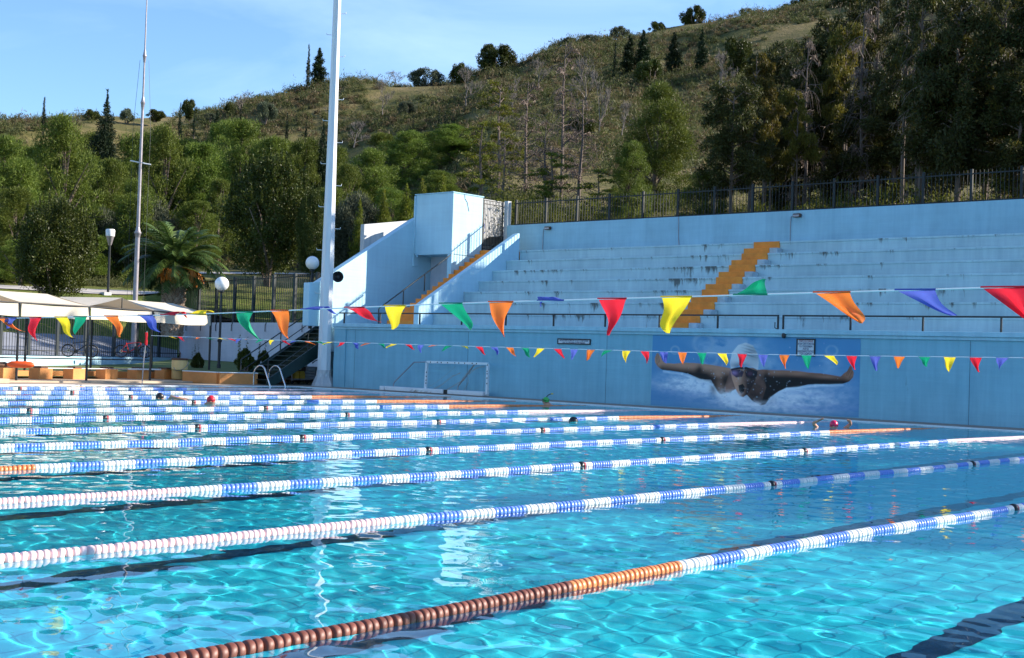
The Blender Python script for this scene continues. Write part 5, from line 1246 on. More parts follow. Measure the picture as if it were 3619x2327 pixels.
# --- bare trees
for key, xd, yt, yb, wd, R, lab in (
    ('bare', 875, 178, 262, 42, 150, 'small bare grey tree on the open slope right of the pole'), ('bare', 903, 164, 198, 48, 186, 'bare round tree against the sky right of the pole'), ('bare_b', 858, 170, 198, 20, 188, 'tiny bare tree against the sky beside the pole'),
    ('bare', 1070, 150, 240, 62, 140, 'bare fan shaped tree in front of the dark crest bush'), ('bare_b', 1180, 168, 260, 40, 140, 'bare tree left of the tall dead conifer'), ('bare', 1240, 132, 200, 50, 160, 'small bare tree left of the tall dead conifer top'),
    ('bare', 1355, 120, 248, 74, 130, 'large bare tree right of the tall dead conifer'), ('bare_b', 1385, 150, 300, 50, 126, 'second bare tree right of the tall dead conifer'), ('bare', 1662, 112, 214, 54, 120, 'bare white tree at the left of the dark grove'),
    ('bare', 1438, 228, 310, 50, 110, 'bare tree over the left shoulder of the large pine'), ('bare_b', 543, 205, 262, 50, 160, 'bare white tree on the skyline left of the crest cypresses'), ('bare', 810, 275, 340, 60, 120, 'bare tree directly right of the light pole'), ('bare', 1150, 240, 300, 60, 130, 'bare tree behind the layered conifer')):
    plant('bare_tree', key, xd, yt, wd, R, lab, 'tree', 'bare trees on the hill', ybase=yb)
# --- layered and dead conifers right behind the gate
for key, xd, yt, wd, R, lab in (
    ('layered', 1150, 195, 150, 80, 'tall thin yellow green layered conifer above the gate'), ('layered', 1110, 290, 140, 75, 'yellow green layered conifer just right of the stair head box'),
    ('layered', 1275, 355, 150, 60, 'golden green layered conifer in front of the dead conifer'), ('layered', 1385, 395, 140, 58, 'low golden green layered conifer left of the large pine'),
    ('dead', 1300, 98, 130, 70, 'tallest dead brown conifer with bare forked top'), ('dead', 1215, 190, 130, 72, 'dead brown conifer left of the tallest dead one'), ('dead', 1345, 230, 130, 66, 'drooping dead brown conifer right of the tallest dead one'), ('dead', 1165, 320, 110, 60, 'low dead brown conifer behind the gate'),
    ('dead', 1260, 280, 110, 64, 'dead brown conifer below the tallest dead one')):
    plant('layered_conifer' if key == 'layered' else 'dead_conifer', key, xd, yt, wd, R, lab, 'tree')
# --- dark grove on the right
for key, xd, yt, wd, R, lab in (
    ('layered_b', 1700, 205, 170, 56, 'dark conifer with leaning trunk at the left end of the grove'), ('layered_b', 1775, 130, 190, 62, 'dark conifer with golden top at the left of the grove'), ('dark_grove_b', 1840, 190, 150, 66, 'thin dark conifer with many upright stems in the grove'),
    ('dark_grove', 1915, 60, 190, 68, 'tall dark conifer whose golden crown nears the photo top'), ('dark_grove_b', 1965, -60, 150, 66, 'dark conifer with bare slanting top left of the pale trunks'), ('dark_grove_b', 2030, -90, 140, 64, 'tall conifer with long pale lit trunk, left of two'),
    ('dark_full', 2010, 232, 175, 60, 'low very dark bushy conifer in the middle of the grove'), ('dark_grove_b', 2100, -80, 150, 50, 'tall conifer with long pale lit trunk, right of two'), ('dark_grove_b', 2140, -120, 160, 47, 'thick trunked tall conifer right of the low dark one'),
    ('dark_full', 2225, 15, 215, 46, 'huge black green conifer dominating the right of the grove'), ('dark_grove', 2290, 160, 200, 47, 'dark conifer right of the huge black green one'), ('dark_grove_b', 2330, -130, 160, 49, 'tall dark conifer with forked trunk near the right photo edge'),
    ('dark_full', 2370, 180, 170, 45, 'dark conifer cut by the right photo edge'), ('dark_grove', 2420, -60, 200, 46, 'tall dark conifer at the right photo edge'), ('layered_b', 1880, 250, 150, 70, 'dark layered conifer behind the upright stems'), ('dark_grove', 2080, 130, 180, 58, 'dark conifer behind the low very dark one'), ('dark_grove', 2180, 250, 170, 56, 'dark conifer low behind the thick trunk'),
    ('dark_full', 2560, 120, 230, 44, 'dark conifer just outside the right photo edge'), ('dark_full', 2780, 140, 260, 42, 'dark conifer beyond the right photo edge'), ('dark_grove', 3050, 150, 260, 42, 'dark conifer far beyond the right photo edge')):
    plant('dark_conifer', key, xd, yt, wd * 1.15, R, lab, 'tree', 'dark conifers of the grove behind the grandstand')
for key, xd, yt, wd, R, lab in (
    ('dark_grove_b', 1740, 300, 150, 66, 'dark conifer in the back row at the left of the grove'), ('dark_full', 1830, 330, 150, 68, 'dark conifer in the back row behind the upright stems'), ('dark_grove_b', 1930, 270, 170, 70, 'dark conifer in the back row below the golden crown'),
    ('dark_full', 2060, 300, 160, 68, 'dark conifer in the back row between the pale trunks'), ('dark_grove_b', 2150, 180, 170, 66, 'dark conifer in the back row left of the huge black green one'), ('dead', 2300, 60, 190, 62, 'tall dark conifer in the back row at the far right'), ('dark_grove_b', 2400, 40, 180, 60, 'dark conifer in the back row at the right photo edge')):
    plant('dark_conifer', key, xd, yt, wd, R, lab, 'tree', 'back row of the dark grove')
for key, xd, yt, wd, R, lab in (('dark_gold', 1750, 132, 130, 60, 'golden topped conifer at the left of the grove'), ('dark_gold', 1960, 70, 150, 62, 'golden crowned conifer high in the grove'), ('dark_gold', 1790, 250, 110, 58, 'low golden conifer left in the grove'),
    ('dark_gold', 2290, 180, 110, 58, 'golden patch of conifer behind the huge black green one'), ('dark_gold', 2070, 430, 100, 56, 'low golden shrub like conifer behind the fence'), ('dark_gold', 1850, 215, 120, 57, 'golden brown conifer in front of the upright stems'), ('dark_gold', 2200, 120, 130, 56, 'golden brown conifer between the thick trunk and the huge black green one'), ('dark_gold', 2050, 190, 120, 60, 'golden brown conifer above the low very dark one'), ('dead', 1870, 90, 120, 60, 'bare brown twiggy conifer left of the golden crowned one'), ('dead', 2000, 20, 130, 58, 'bare brown twiggy conifer between two pale trunks'), ('dead', 2130, 60, 120, 55, 'bare brown twiggy conifer beside the thick trunk')):
    plant('dead_conifer' if key == 'dead' else 'golden_conifer', key, xd, yt, wd, R, lab, 'tree')
for i, (x, y, hh_, w_, lab) in enumerate(((44, -20, 15, 8, 'tall dark conifer beyond the right photo edge, first'), (48, -19.5, 15, 9, 'tall dark conifer beyond the right photo edge, second'), (52.5, -17, 14.5, 7, 'tall dark conifer beyond the right photo edge, third'), (54, -22, 16, 9, 'tall dark conifer beyond the right photo edge, fourth'), (47, -27, 16, 8, 'tall dark conifer beyond the right photo edge, fifth'))):
    cr_, tr_, W_, H_ = PROTO['dark_full']; t = thing('dark_conifer', lab, 'tree', (x, y, 5.7), i * 1.3, 'dark conifers beyond the right photo edge'); t.scale = (w_ / W_, w_ / W_, hh_ / H_); link('trunk', tr_, t); link('crown', cr_, t)
# --- bushes in the planter
for sx, syt, wd, R, lab in ((700, 1252, 44, 49, 'small round bush beside the barrel'), (868, 1238, 76, 47, 'large round bush left of the green stairs'), (935, 1245, 62, 47.5, 'round bush behind the handrail of the green stairs'), (690, 1262, 30, 49.5, 'smallest bush of the planter, close to the barrel')):
    plant('planter_bush', 'shrub', sx / 1.5111, syt / 1.5111, wd / 1.5111 * 1.1, R, lab, 'bush', 'round bushes in the planter', ybase=(1312 if sx > 720 else 1308) / 1.5111)

# --- palm
pm = at_dist(405 * 1.5111, 712 * 1.5111, 62); PB = Vector((pm.x, pm.y, 1.6)); zt = at_dist(405 * 1.5111, 642 * 1.5111, 62).z; th = zt - PB.z
t = thing('palm_tree', 'stout palm with shaggy diamond patterned trunk and orange fruit stalks', 'palm', PB)
b = MB(); k = 30; rad = .52 * 62 / 62
prof_ = [(.47, 0), (.44, th * .5), (.46, th * .85), (.54, th), (.34, th + .4), (.05, th + .6)]
b.lathe(prof_, n=20)
rg = random.Random(4)
for row in range(17):
    z = th * row / 17 + .1; r0 = np.interp(z, [0, th * .85, th], [.44, .46, .54])
    for j in range(15):
        a = 2 * math.pi * (j + .5 * (row % 2)) / 15; o = Vector((math.cos(a), math.sin(a), 0)); s = Vector((-math.sin(a), math.cos(a), 0))
        c = o * r0 + Vector((0, 0, z)); hgt = .17 * rg.uniform(.8, 1.3)
        b.add([c - s * .10, c + s * .10, c + o * .10 * rg.uniform(.6, 1.4) + Vector((0, 0, hgt * .7)), c + Vector((0, 0, -.1)), c + Vector((0, 0, hgt))], [(0, 3, 2), (3, 1, 2), (1, 4, 2), (4, 0, 2)])
b.build('trunk', M['palm_trunk'], t)
M['palm_leaf'] = leaf_mat('palm_leaflets', (.030, .055, .012), (.10, .14, .035), (.26, .27, .11), trans=.25, rough=.35)
rg = np.random.default_rng(12); V = []; stems = MB()
for i in range(92):
    a = rg.uniform(0, 6.283); el = np.interp(i / 92, [0, .5, 1], [1.35, .8, .1]) + rg.normal() * .08; Lf = rg.uniform(2.3, 2.95) * (.92 if i < 70 else .75)
    p = np.array((0, 0, th + .25)); d = np.array((math.cos(a) * math.cos(el), math.sin(a) * math.cos(el), math.sin(el))); N_ = 22; side = np.array((-math.sin(a), math.cos(a), 0)); pts = [p.copy()]
    for s in range(N_):
        d = d + np.array((0, 0, -.055 - .05 * s / N_)); d /= np.linalg.norm(d); p = p + d * Lf / N_; pts.append(p.copy())
        if s < 2: continue
        upv = np.cross(side, d); ll_ = .62 * math.sin(math.pi * (s + 1) / (N_ + 2)) ** .6
        for sg in (-1, 1):
            for q in (0, .5):
                c = p + d * Lf / N_ * q; v = side * sg * .8 + d * .75 + upv * .28 + rg.normal(size=3) * .08 + np.array((0, 0, -.12)); v = v / np.linalg.norm(v) * ll_
                V.append(np.stack([c - d * .034, c + d * .034, c + v]))
    stems.tube([tuple(q) for q in pts[::3]], [.04, .035, .03, .025, .02, .015, .012, .01][:len(pts[::3])], 4)
V = np.concatenate(V); link('crown', soup('crown', V, M['palm_leaf']), t); stems.build('frond_stem', M['palm_leaf'], t, fix=False)
rg = random.Random(9); b = MB()
for i in range(6):
    a = [3.6, 4.2, 4.9, 5.5, 3.9, 5.9, 2.8][i]; o = Vector((math.cos(a), math.sin(a), 0)); base = Vector((0, 0, th + .1)); e1 = o * 1.1 + Vector((0, 0, th - .1 - .1 * (i % 2)))
    for k in range(46):
        u = Vector((rg.gauss(0, .14), rg.gauss(0, .14), -rg.uniform(.1, .75))); b.tube([base + o * .5 + Vector((0, 0, .2)), e1 + Vector((u.x * .3, u.y * .3, .25)), e1 + u * .75 + Vector((0, 0, .2))], [.02, .018, .022], 3)
b.build('fruit_stalks', M['palm_fruit'], t, fix=False)
#%%END_TREES
# ================================================================ BUNTING
FL = {'orange': mat('orange_pennant', (.85, .20, .03), .55, trans=.4), 'blue': mat('blue_pennant', (.10, .13, .50), .55, trans=.4), 'red': mat('red_pennant', (.75, .02, .04), .55, trans=.4),
      'yellow': mat('yellow_pennant', (.90, .68, .03), .55, trans=.45), 'green': mat('green_pennant', (.01, .34, .17), .55, trans=.35)}
M['cord'] = mat('white_cord', (.80, .82, .85), .6)
def pennant(color, y0, zt_, w, L_, s, d, n, curl, ph, parent, X, org, fold=0.0):
    """s: tip shift to the photo's right (-Y), d: drop, n: toward +X; all as shares of L_"""
    tip = Vector((n, -s, -d)); tip = tip / max(.01, tip.length) * L_
    nu, nv = 8, 10; V = []; F = []
    for j in range(nv + 1):
        v = j / nv
        for i in range(nu + 1):
            u = i / nu - .5
            wv = w * (1 - v) + .006; base = Vector((0, -u * wv, 0))
            bend = v * v * (1 - v) * 2.2
            p = base + tip * v + Vector((curl * L_ * math.sin(v * 4.2 + ph) * v, 0, 0)) + Vector((curl * L_ * .8 * math.sin(u * 7 + ph * 2) * v * (1 - v) * 2, 0, 0))
            p += Vector((0, 0, 1)) * (fold * L_ * .35 * math.sin(v * 3.1) - .1 * L_ * bend * (1 if d > .4 else -.3))
            p += Vector((0, -1, 0)) * (curl * .35 * L_ * math.sin(v * 5 + ph * 1.7 + u * 2) * v)
            V.append(p)
    F = [(j * (nu + 1) + i, j * (nu + 1) + i + 1, (j + 1) * (nu + 1) + i + 1, (j + 1) * (nu + 1) + i) for j in range(nv) for i in range(nu)]
    b = MB(); b.add([tuple(q) for q in V], F); b.tube([(0, w / 2 + .01, .002), (0, -w / 2 - .01, .002)], .006, 5)
    o = b.build('pennant', FL[color], parent, smooth=True, fix=False); o.location = Vector((X, y0, zt_)) - org; return o
def string(name, lab, X, ya, yb, zf, flags, org, label_parts=False):
    t = thing(name, lab, 'bunting', org); b = MB()
    ysn = np.linspace(ya, yb, 60); b.tube([Vector((X, y, zf(y))) - org for y in ysn], .0045 if X < 10 else .007, 5); b.build('cord', M['cord'], t, smooth=True)
    for (c, y, w, L_, s, d, n, cu, ph, fo) in flags: pennant(c, y, zf(y), w, L_, s, d, n, cu, ph, t, X, org, fo)
    return t
NEAR = [(-35, 'green', -.5, .6, .3), (8, 'orange', .6, .5, .5), (28, 'blue', -1.0, .5, .2), (85, 'red', -.35, 1.0, .1), (145, 'yellow', .1, .8, .6), (190, 'green', -.8, .9, .2), (262, 'orange', .1, .8, .6), (342, 'blue', .0, .6, .8), (395, 'red', 1.0, .1, .4), (465, 'yellow', 1.0, -.15, .3),
        (573, 'green', .35, 1.0, .2), (655, 'orange', .3, 1.0, .2), (727, 'blue', .7, .15, .9), (830, 'red', .3, .45, .9), (925, 'yellow', -.6, .75, .4), (1055, 'green', .35, .75, .5), (1172, 'orange', .0, 1.0, .05), (1288, 'blue', -.9, .15, .5),
        (1432, 'red', -.05, 1.0, .15), (1582, 'yellow', -.3, 1.0, .2), (1755, 'green', .4, -.6, .4), (1945, 'orange', .75, .8, .1), (2140, 'blue', .6, .55, .6), (2345, 'red', .75, .9, .1), (2560, 'yellow', .2, .9, .2)]
zs_n = [(12.74, 1.47), (9.57, 1.525), (6.38, 1.62), (4.41, 1.66), (2.49, 1.70)]
zn = lambda y: float(np.interp(y, [a[0] for a in reversed(zs_n)], [a[1] for a in reversed(zs_n)])) if 2.49 < y < 12.74 else (1.70 + (2.49 - y) * .02 if y <= 2.49 else 1.47 - .0 * (y - 12.74) + .004 * (y - 12.74) ** 2)
rr = random.Random(21); fl = []
for xd, c, s_, d_, n_ in NEAR:
    y = on('X', 6.8, xd * 1.5111, 1050).y; fl.append((c, y, .21, .13 if d_ < 0 else .235, s_, d_, n_, rr.uniform(.16, .30), rr.uniform(0, 6), 0.5 if abs(d_) < .3 else 0))
cyc = ['yellow', 'red', 'blue', 'orange', 'green']
yy = fl[0][1]; k = 0
while yy < 33:
    yy += .42; fl.append((['blue', 'orange', 'green', 'yellow', 'red'][k % 5], yy, .21, .235, rr.uniform(-.8, .8), rr.uniform(.2, 1), rr.uniform(.1, .5), .15, rr.uniform(0, 6), 0)); k += 1
string('bunting_string', 'near string of large coloured pennants crossing the whole photo', 6.8, 1.6, 34.2, zn, fl, Vector((6.8, 17, 1.5)))
za_, = [(on('X', 23, 2345 * 1.5111, 1250).y)], 
FAR = [2345, 2285, 2222, 2165, 2113, 2048, 1998, 1938, 1887, 1832, 1782, 1737, 1690, 1642, 1596, 1550, 1508, 1465]
FC = ['blue', 'red', 'yellow', 'green', 'orange']
ys_f = [on('X', 23, x * 1.5111, 1250).y for x in FAR]; step_ = (ys_f[-1] - ys_f[0]) / (len(FAR) - 1)
zs_f = [(8.38, 1.52), (10.5, 1.49), (13.31, 1.455), (21.25, 1.455), (27, 1.47), (34.12, 1.51)]
zf_ = lambda y: float(np.interp(y, [a[0] for a in zs_f], [a[1] for a in zs_f])) + (.02 * (8.38 - y) if y < 8.38 else 0)
fl = []; y = ys_f[0] - step_ * 8; k = -8
while y < 33.6:
    left = max(0, min(1, (y - 12) / 14))
    s_ = rr.uniform(-.15, .25) * (1 - left) + left * rr.choice((-1.1, -.9, .9, 1.0, -.7)); d_ = rr.uniform(.75, 1.0) * (1 - left) + left * rr.uniform(.15, .7)
    if rr.random() < .25: d_ *= .3
    fl.append((FC[k % 5], y, .215, .27, s_, d_, rr.uniform(-.2, .4), rr.uniform(.08, .25), rr.uniform(0, 6), 0)); y += step_; k += 1
string('bunting_string', 'far string of small coloured pennants hanging in front of the mural wall', 23.0, 2.0, 34.15, zf_, fl, Vector((23, 20, 1.45)))
t = thing('bunting_post', 'thin post wrapped with a pennant holding the far bunting at the pool corner', 'post', (22.98, 34.5, .02))
MB().tube([(0, 0, 0), (0.03, 0, .8), (.09, -.02, 1.62)], .015, 8).build('post', M['grey_metal'], t, smooth=True)
b = MB(); b.lathe([(.035, 0), (.045, .1), (.03, .2), (.042, .3), (.035, .38)], (.075, -.02, 1.2), 8); b.build('wrapped_pennant', FL['red'], t, smooth=True)

# ================================================================ PEOPLE IN THE WATER
def body(name, joints, edges, radii, root, m, parent):
    me = bpy.data.meshes.new(name); me.from_pydata([tuple(j) for j in joints], edges, []); o = bpy.data.objects.new(name, me); COL.objects.link(o)
    sk = o.modifiers.new('skin', 'SKIN'); sk.use_smooth_shade = True
    for i, r in enumerate(radii): me.skin_vertices[0].data[i].radius = (r, r) if not isinstance(r, tuple) else r
    me.skin_vertices[0].data[root].use_root = True
    sb = o.modifiers.new('sub', 'SUBSURF'); sb.levels = 2; sb.render_levels = 2
    dg = bpy.context.evaluated_depsgraph_get(); me2 = bpy.data.meshes.new_from_object(o.evaluated_get(dg)); bpy.data.objects.remove(o)
    me2.materials.clear(); me2.materials.append(m); return link(name, me2, parent)
def hand(J, E, RD, wi, d, side, spread=.3):
    """palm and five bent fingers from wrist joint wi, pointing along d, with the thumb on side"""
    d = Vector(d).normalized(); side = Vector(side).normalized(); dn = d.cross(side).normalized(); w = Vector(J[wi])
    pa = w + d * .045; J.append(tuple(pa)); E.append((wi, len(J) - 1)); RD.append((.034, .018)); pi = len(J) - 1
    for k, (o, L1) in enumerate(((-.030, .052), (-.011, .064), (.010, .068), (.029, .060))):
        a = pa + d * .035 - side * o; b_ = a + d * L1 * .55 + side * (-o * spread); c = b_ + d * L1 * .45 + dn * .014
        n = len(J); J += [tuple(a), tuple(b_), tuple(c)]; E += [(pi, n), (n, n + 1), (n + 1, n + 2)]; RD += [.010, .009, .008]
    a = w + d * .02 + side * .035; b_ = a + (d * .8 + side * .6).normalized() * .032; c = b_ + d * .026
    n = len(J); J += [tuple(a), tuple(b_), tuple(c)]; E += [(wi, n), (n, n + 1), (n + 1, n + 2)]; RD += [.014, .011, .009]
def swimmer(label, sx, sy, heading, head_up, cap, arms, pitch=0.0, goggles=True, snorkel=False, face=0.0, back=False, sc_=.88):
    g = on('Z', 0, sx, sy); t = thing('person', label, 'person', (g.x, g.y, 0), heading)
    hz = head_up                                   # height of the head centre above the water
    J = [(-.75, 0, hz - .30), (-.45, 0, hz - .25), (-.22, 0, hz - .19), (-.10, 0, hz - .10), (0, 0, hz - .015), (.0, 0, hz + .05)]
    E = [(0, 1), (1, 2), (2, 3), (3, 4), (4, 5)]; RD = [(.13, .10), (.12, .095), (.13, .09), (.058, .058), (.078, .085), (.07, .075)]
    for sd in (-1, 1):                             # legs trail under water
        n = len(J); J += [(-.85, .09 * sd, hz - .34), (-1.2, .10 * sd, hz - .48), (-1.6, .10 * sd, hz - .62), (-1.72, .10 * sd, hz - .66)]; E += [(0, n), (n, n + 1), (n + 1, n + 2), (n + 2, n + 3)]; RD += [.085, .06, .04, .035]
    for sd in (-1, 1):
        pts = arms[0 if sd < 0 else 1]; n = len(J); sh = (-.24, .19 * sd, hz - .17); J.append(sh); E.append((2, n)); RD.append(.055)
        for q, r in zip(pts, (.042, .028)): J.append((q[0], q[1], q[2])); E.append((len(J) - 2, len(J) - 1)); RD.append(r)
        v = Vector(pts[1]) - Vector(pts[0]); hand(J, E, RD, len(J) - 1, v, (0, -sd, .2))
    # nose and chin
    n = len(J); J += [(.078, 0, hz + .0), (.06, 0, hz - .075)]; E += [(4, n), (4, n + 1)]; RD += [.018, .03]
    bo_ = body('body', J, E, RD, 0, M['skin'], t)
    b = MB(); b.lathe([(.0868 * math.sin(a_), .0995 * -math.cos(a_)) for a_ in np.linspace(1.15, math.pi, 12)], (-.008, 0, hz + .03), 20)
    for i, p in enumerate(b.v): b.v[i] = (p[0] * 1.12, p[1], p[2])
    o = b.build('swim_cap' if cap != 'hair' else 'hair', M[cap], t, smooth=True)
    b = MB()
    for sd in (-1, 1): b.lathe([(.001, .012), (.016, .008), (.019, 0)], (.070, .030 * sd, hz + .022), 10, 0, 'X')
    b.tube([(.07 * math.cos(a_) * 1.14, .09 * math.sin(a_), hz + .024) for a_ in np.linspace(.3, 6.0, 22)], .006, 5); b.build('goggles', M['black_gloss'], t)
    b = MB()
    for sd in (-1, 1): b.lathe([(.005, -.012), (.022, -.006), (.018, .006), (.004, .008)], (.0, .084 * sd, hz - .005), 8)
    b.build('ear', M['skin'], t, smooth=True); MB().bar((.083, -.02, hz - .038), (.083, .02, hz - .038), .008, .007).build('mouth', M['brown'], t)
    if snorkel:
        b = MB(); b.tube([(.075, -.03, hz - .04), (.10, -.075, hz - .02), (.08, -.10, hz + .06), (.03, -.11, hz + .14), (-.04, -.11, hz + .195), (-.11, -.11, hz + .215)], .013, 8); b.build('snorkel', M['black_gloss'], t, smooth=True)
        MB().tube([(-.11, -.11, hz + .215), (-.16, -.11, hz + .22)], .017, 8).build('snorkel_tip', FL['yellow'], t)
        b = MB()
        for dz_ in (.0, .05): b.tube([(.088 * math.cos(a_) * 1.12, .091 * math.sin(a_), hz + dz_ + .02 * math.sin(a_ * 2)) for a_ in np.linspace(0, 6.28, 24)], .008, 5)
        b.build('mask_strap', M['black_gloss'], t)
    t.scale = (sc_ * 1.1,) * 3
    return t
IR = math.atan2(Rv[1], Rv[0])      # heading that faces the photo's right
dn = lambda sd: ((-.10, .30 * sd, -.20), (.15, .34 * sd, -.30))
swimmer('swimmer in a red cap and black goggles facing right in the far lanes', 747, 1428, IR, .06, 'cap_red', (dn(-1), dn(1)), face=0)
swimmer('dark haired swimmer on the back with one bare arm along the surface', 563, 1409.5, IR + math.pi, .015, 'hair', (((-.30, -.30, .02), (-.62, -.34, -.015)), ((-.35, .30, .07), (-.68, .36, .0))), goggles=False)
swimmer('swimmer in a green cap with black mask straps and snorkel near the deck', 1928, 1431, IR + 2.6, .085, 'cap_green', (dn(-1), dn(1)), snorkel=True)
swimmer('dark haired swimmer whose head just breaks the surface in the middle lanes', 2028, 1490, IR + .3, -.03, 'hair', (dn(-1), dn(1)))
swimmer('swimmer in a pink cap with both elbows raised out of the water', 2947, 1512, IR - 1.45, .03, 'cap_pink', (((-.12, -.42, .08), (-.02, -.36, .13)), ((-.12, .42, .08), (-.02, .36, .13))))

# ================================================================ BICYCLES
def bicycle(lab, sx0, sx1, sy, R, frame_m, name='bicycle'):
    a = at_dist(sx0, sy, R); c = at_dist(sx1, sy, R); wb = (c - a).length; az = math.atan2(c.y - a.y, c.x - a.x); mid = (a + c) / 2
    gz = .69; t = thing(name, lab, 'bicycle', (mid.x, mid.y, gz), az); r = 21.3 / FPX * R * .97; h = wb / 2; k = r / .34
    for x in (-h, h):
        w = thing('wheel', None, None); w.parent = t; w.location = (x, 0, r)
        b = MB(); ring = [(r * math.cos(q), 0, r * math.sin(q)) for q in np.linspace(0, 2 * math.pi, 33)]; b.tube(ring, .030 * k, 6, cap=False); b.build('tyre', M['black'], w, smooth=True)
        b = MB(); ring = [(r * .9 * math.cos(q), 0, r * .9 * math.sin(q)) for q in np.linspace(0, 2 * math.pi, 33)]; b.tube(ring, .014 * k, 5, cap=False)
        for q in range(14): b.tube([(0, .01 * (-1) ** q, 0), (r * .9 * math.cos(q * .449), 0, r * .9 * math.sin(q * .449))], .003, 3)
        b.lathe([(.03 * k, -.03), (.03 * k, .03)], (0, 0, 0), 8); b.build('rim', M['dark_metal'], w)
        b = MB(); b.lathe([(.001, .0), (.09 * k, .0), (.09 * k, .006), (.001, .006)], (0, 0, 0), 14)
        for i, p in enumerate(b.v): b.v[i] = (p[0], p[2] + .03, p[1])
        b.build('brake_disc', M['steel'], w)
    bb = Vector((-h + .42 * k, 0, r * .86)); st_ = Vector((-h + .27 * k, 0, r + .42 * k)); hd = Vector((h - .28 * k, 0, r + .52 * k)); hd2 = Vector((h - .22 * k, 0, r + .40 * k)); ra = Vector((-h, 0, r)); fa = Vector((h, 0, r))
    b = MB(); tb = .022 * k
    b.tube([bb, hd2], tb * 1.3, 8); b.tube([st_, hd], tb, 8); b.tube([bb, st_ + (st_ - bb) * .12], tb, 8); b.tube([hd2, hd], tb * 1.3, 8)
    for sd in (-.04, .04):
        o = Vector((0, sd, 0)); b.tube([bb + o * .5, ra + o], tb * .6, 6); b.tube([st_ + o * .4, ra + o], tb * .55, 6)
    b.build('frame', frame_m, t, smooth=True)
    b = MB()
    for sd in (-.05, .05): b.tube([hd2 + Vector((0, sd, -.02)), fa + Vector((0, sd, 0))], tb * .85, 6)
    b.build('fork', M['black_gloss'], t)
    top = st_ + (st_ - bb) * .45; b = MB(); b.tube([st_, top], tb * .8, 6); b.build('seat_post', M['black_gloss'], t)
    b = MB(); b.prism([(-.14 * k, 0), (.14 * k, .01), (.15 * k, .035), (.0, .045), (-.15 * k, .06)], 'Y', -.05, .05)
    b.v = [tuple(Vector(p) + top) for p in b.v]; b.build('saddle', M['black'], t, bev=.008)
    ht = hd + Vector((.03 * k, 0, .10 * k)); b = MB(); b.tube([hd, ht], tb, 6); b.tube([ht + Vector((-.05, .32 * k, .02)), ht + Vector((0, .08, 0)), ht + Vector((0, -.08, 0)), ht + Vector((-.05, -.32 * k, .02))], .014, 6)
    b.tube([ht + Vector((-.02, .2 * k, 0)), ht + Vector((.10, .18 * k, -.02))], .008, 4); b.build('handlebar', M['black_gloss'], t, smooth=True)
    b = MB(); b.lathe([(.02, 0), (.09 * k, 0), (.09 * k, .01), (.02, .01)], (0, 0, 0), 16); b.v = [(p[0] + bb.x, p[2] - .05, p[1] + bb.z) for p in b.v]
    b.bar(bb + Vector((0, -.06, 0)), bb + Vector((.10 * k, -.06, -.12 * k)), .02, .02); b.bar(bb + Vector((.06 * k, -.12, -.12 * k)), bb + Vector((.15 * k, -.12, -.12 * k)), .06, .02); b.build('crankset', M['black_gloss'], t)
    if frame_m is M['red_paint']:
        q = bb * .45 + hd2 * .55; MB().box((q.x - .05, -.05, q.z - .12), (q.x + .09, .05, q.z + .07)).build('bag', M['black'], t, bev=.02)
    return t
bicycle('black bicycle standing behind the fence on the asphalt', 241, 324, 1247, 52.6, M['black_gloss'])
bicycle('red bicycle with black bag standing behind the fence beside the mast', 428, 512, 1250, 56.0, M['red_paint'])

# ================================================================ PATH LAMP, SMALL POST
q = at_dist(253 * 1.5111, 672 * 1.5111, 77.0); gz = T(q.x, q.y); topz = at_dist(255 * 1.5111, 533 * 1.5111, 77).z
t = thing('path_lamp', 'slim dark lamp post with white drum lantern beside the footpath', 'lamp', (q.x, q.y, gz)); hh = topz - gz
MB().box((-.35, -.2, -.1), (.1, .2, .12)).build('footing', M['plaster'], t)
MB().tube([(0, 0, 0), (0, 0, hh * .4), (0, 0, hh - .9)], [.07, .065, .055], 8).build('lamp_post', M['dark_metal'], t, smooth=True)
MB().lathe([(.06, 0), (.10, .05), (.20, .45), (.23, .5)], (0, 0, hh - .98), 14).build('bracket', M['grey_metal'], t, smooth=True)
MB().lathe([(.19, 0), (.24, .03), (.26, .36), (.22, .42), (.001, .44)], (0, 0, hh - .5), 14).build('lantern', M['globe'], t, smooth=True)

# ================================================================ EQUIPMENT UNDER THE STAIRS
def ze(x, y): return 980 + x * .0974, 1230 + y * .0974
YE = 35.9
E0 = on('Y', YE, *ze(850, 1300)); E0.z = .04
def ep(x, y, dy=0): return on('Y', YE, *ze(x, y)) - E0 + Vector((0, dy, 0))
t = thing('platform_trolley', 'grey platform trolley with looped handle loaded with pool cleaning gear', 'trolley', E0)
p, q_ = ep(510, 1195), ep(1210, 1215); MB().box((p.x, -.02, .14), (q_.x, .62, .19)).build('platform', M['grey_metal'], t, bev=.01)
for x in (p.x + .1, q_.x - .1):
    for y in (.08, .52):
        b = MB(); b.lathe([(.001, -.02), (.06, -.02), (.06, .02), (.001, .02)], (0, 0, 0), 12); b.v = [(v[0] + x, v[2] + y, v[1] + .065) for v in b.v]; b.build('wheel', M['black'], t)
b = MB(); b.tube([ep(530, 1190), ep(515, 560), ep(560, 430), ep(760, 400)], .02, 6); b.build('handle', M['grey_metal'], t, smooth=True)
b = MB(); b.tube([ep(760, 400, .3), ep(900, 365, .3), ep(1290, 385, .3), ep(1330, 440, .3), ep(1320, 520, .3)], .016, 6); b.build('handle', M['steel'], t, smooth=True)
t = thing('pool_cleaner', 'dark pool cleaning machine with old yellow tray and round cream badge', 'machine', E0 + Vector((0, .2, .16)))
o2 = Vector((0, .2, .12)); P = lambda x, y, dy=0: ep(x, y, dy) - o2
a, c = P(620, 930), P(1200, 560); MB().box((a.x, .02, a.z), (c.x, .32, c.z)).build('housing', M['brown'], t, bev=.02)
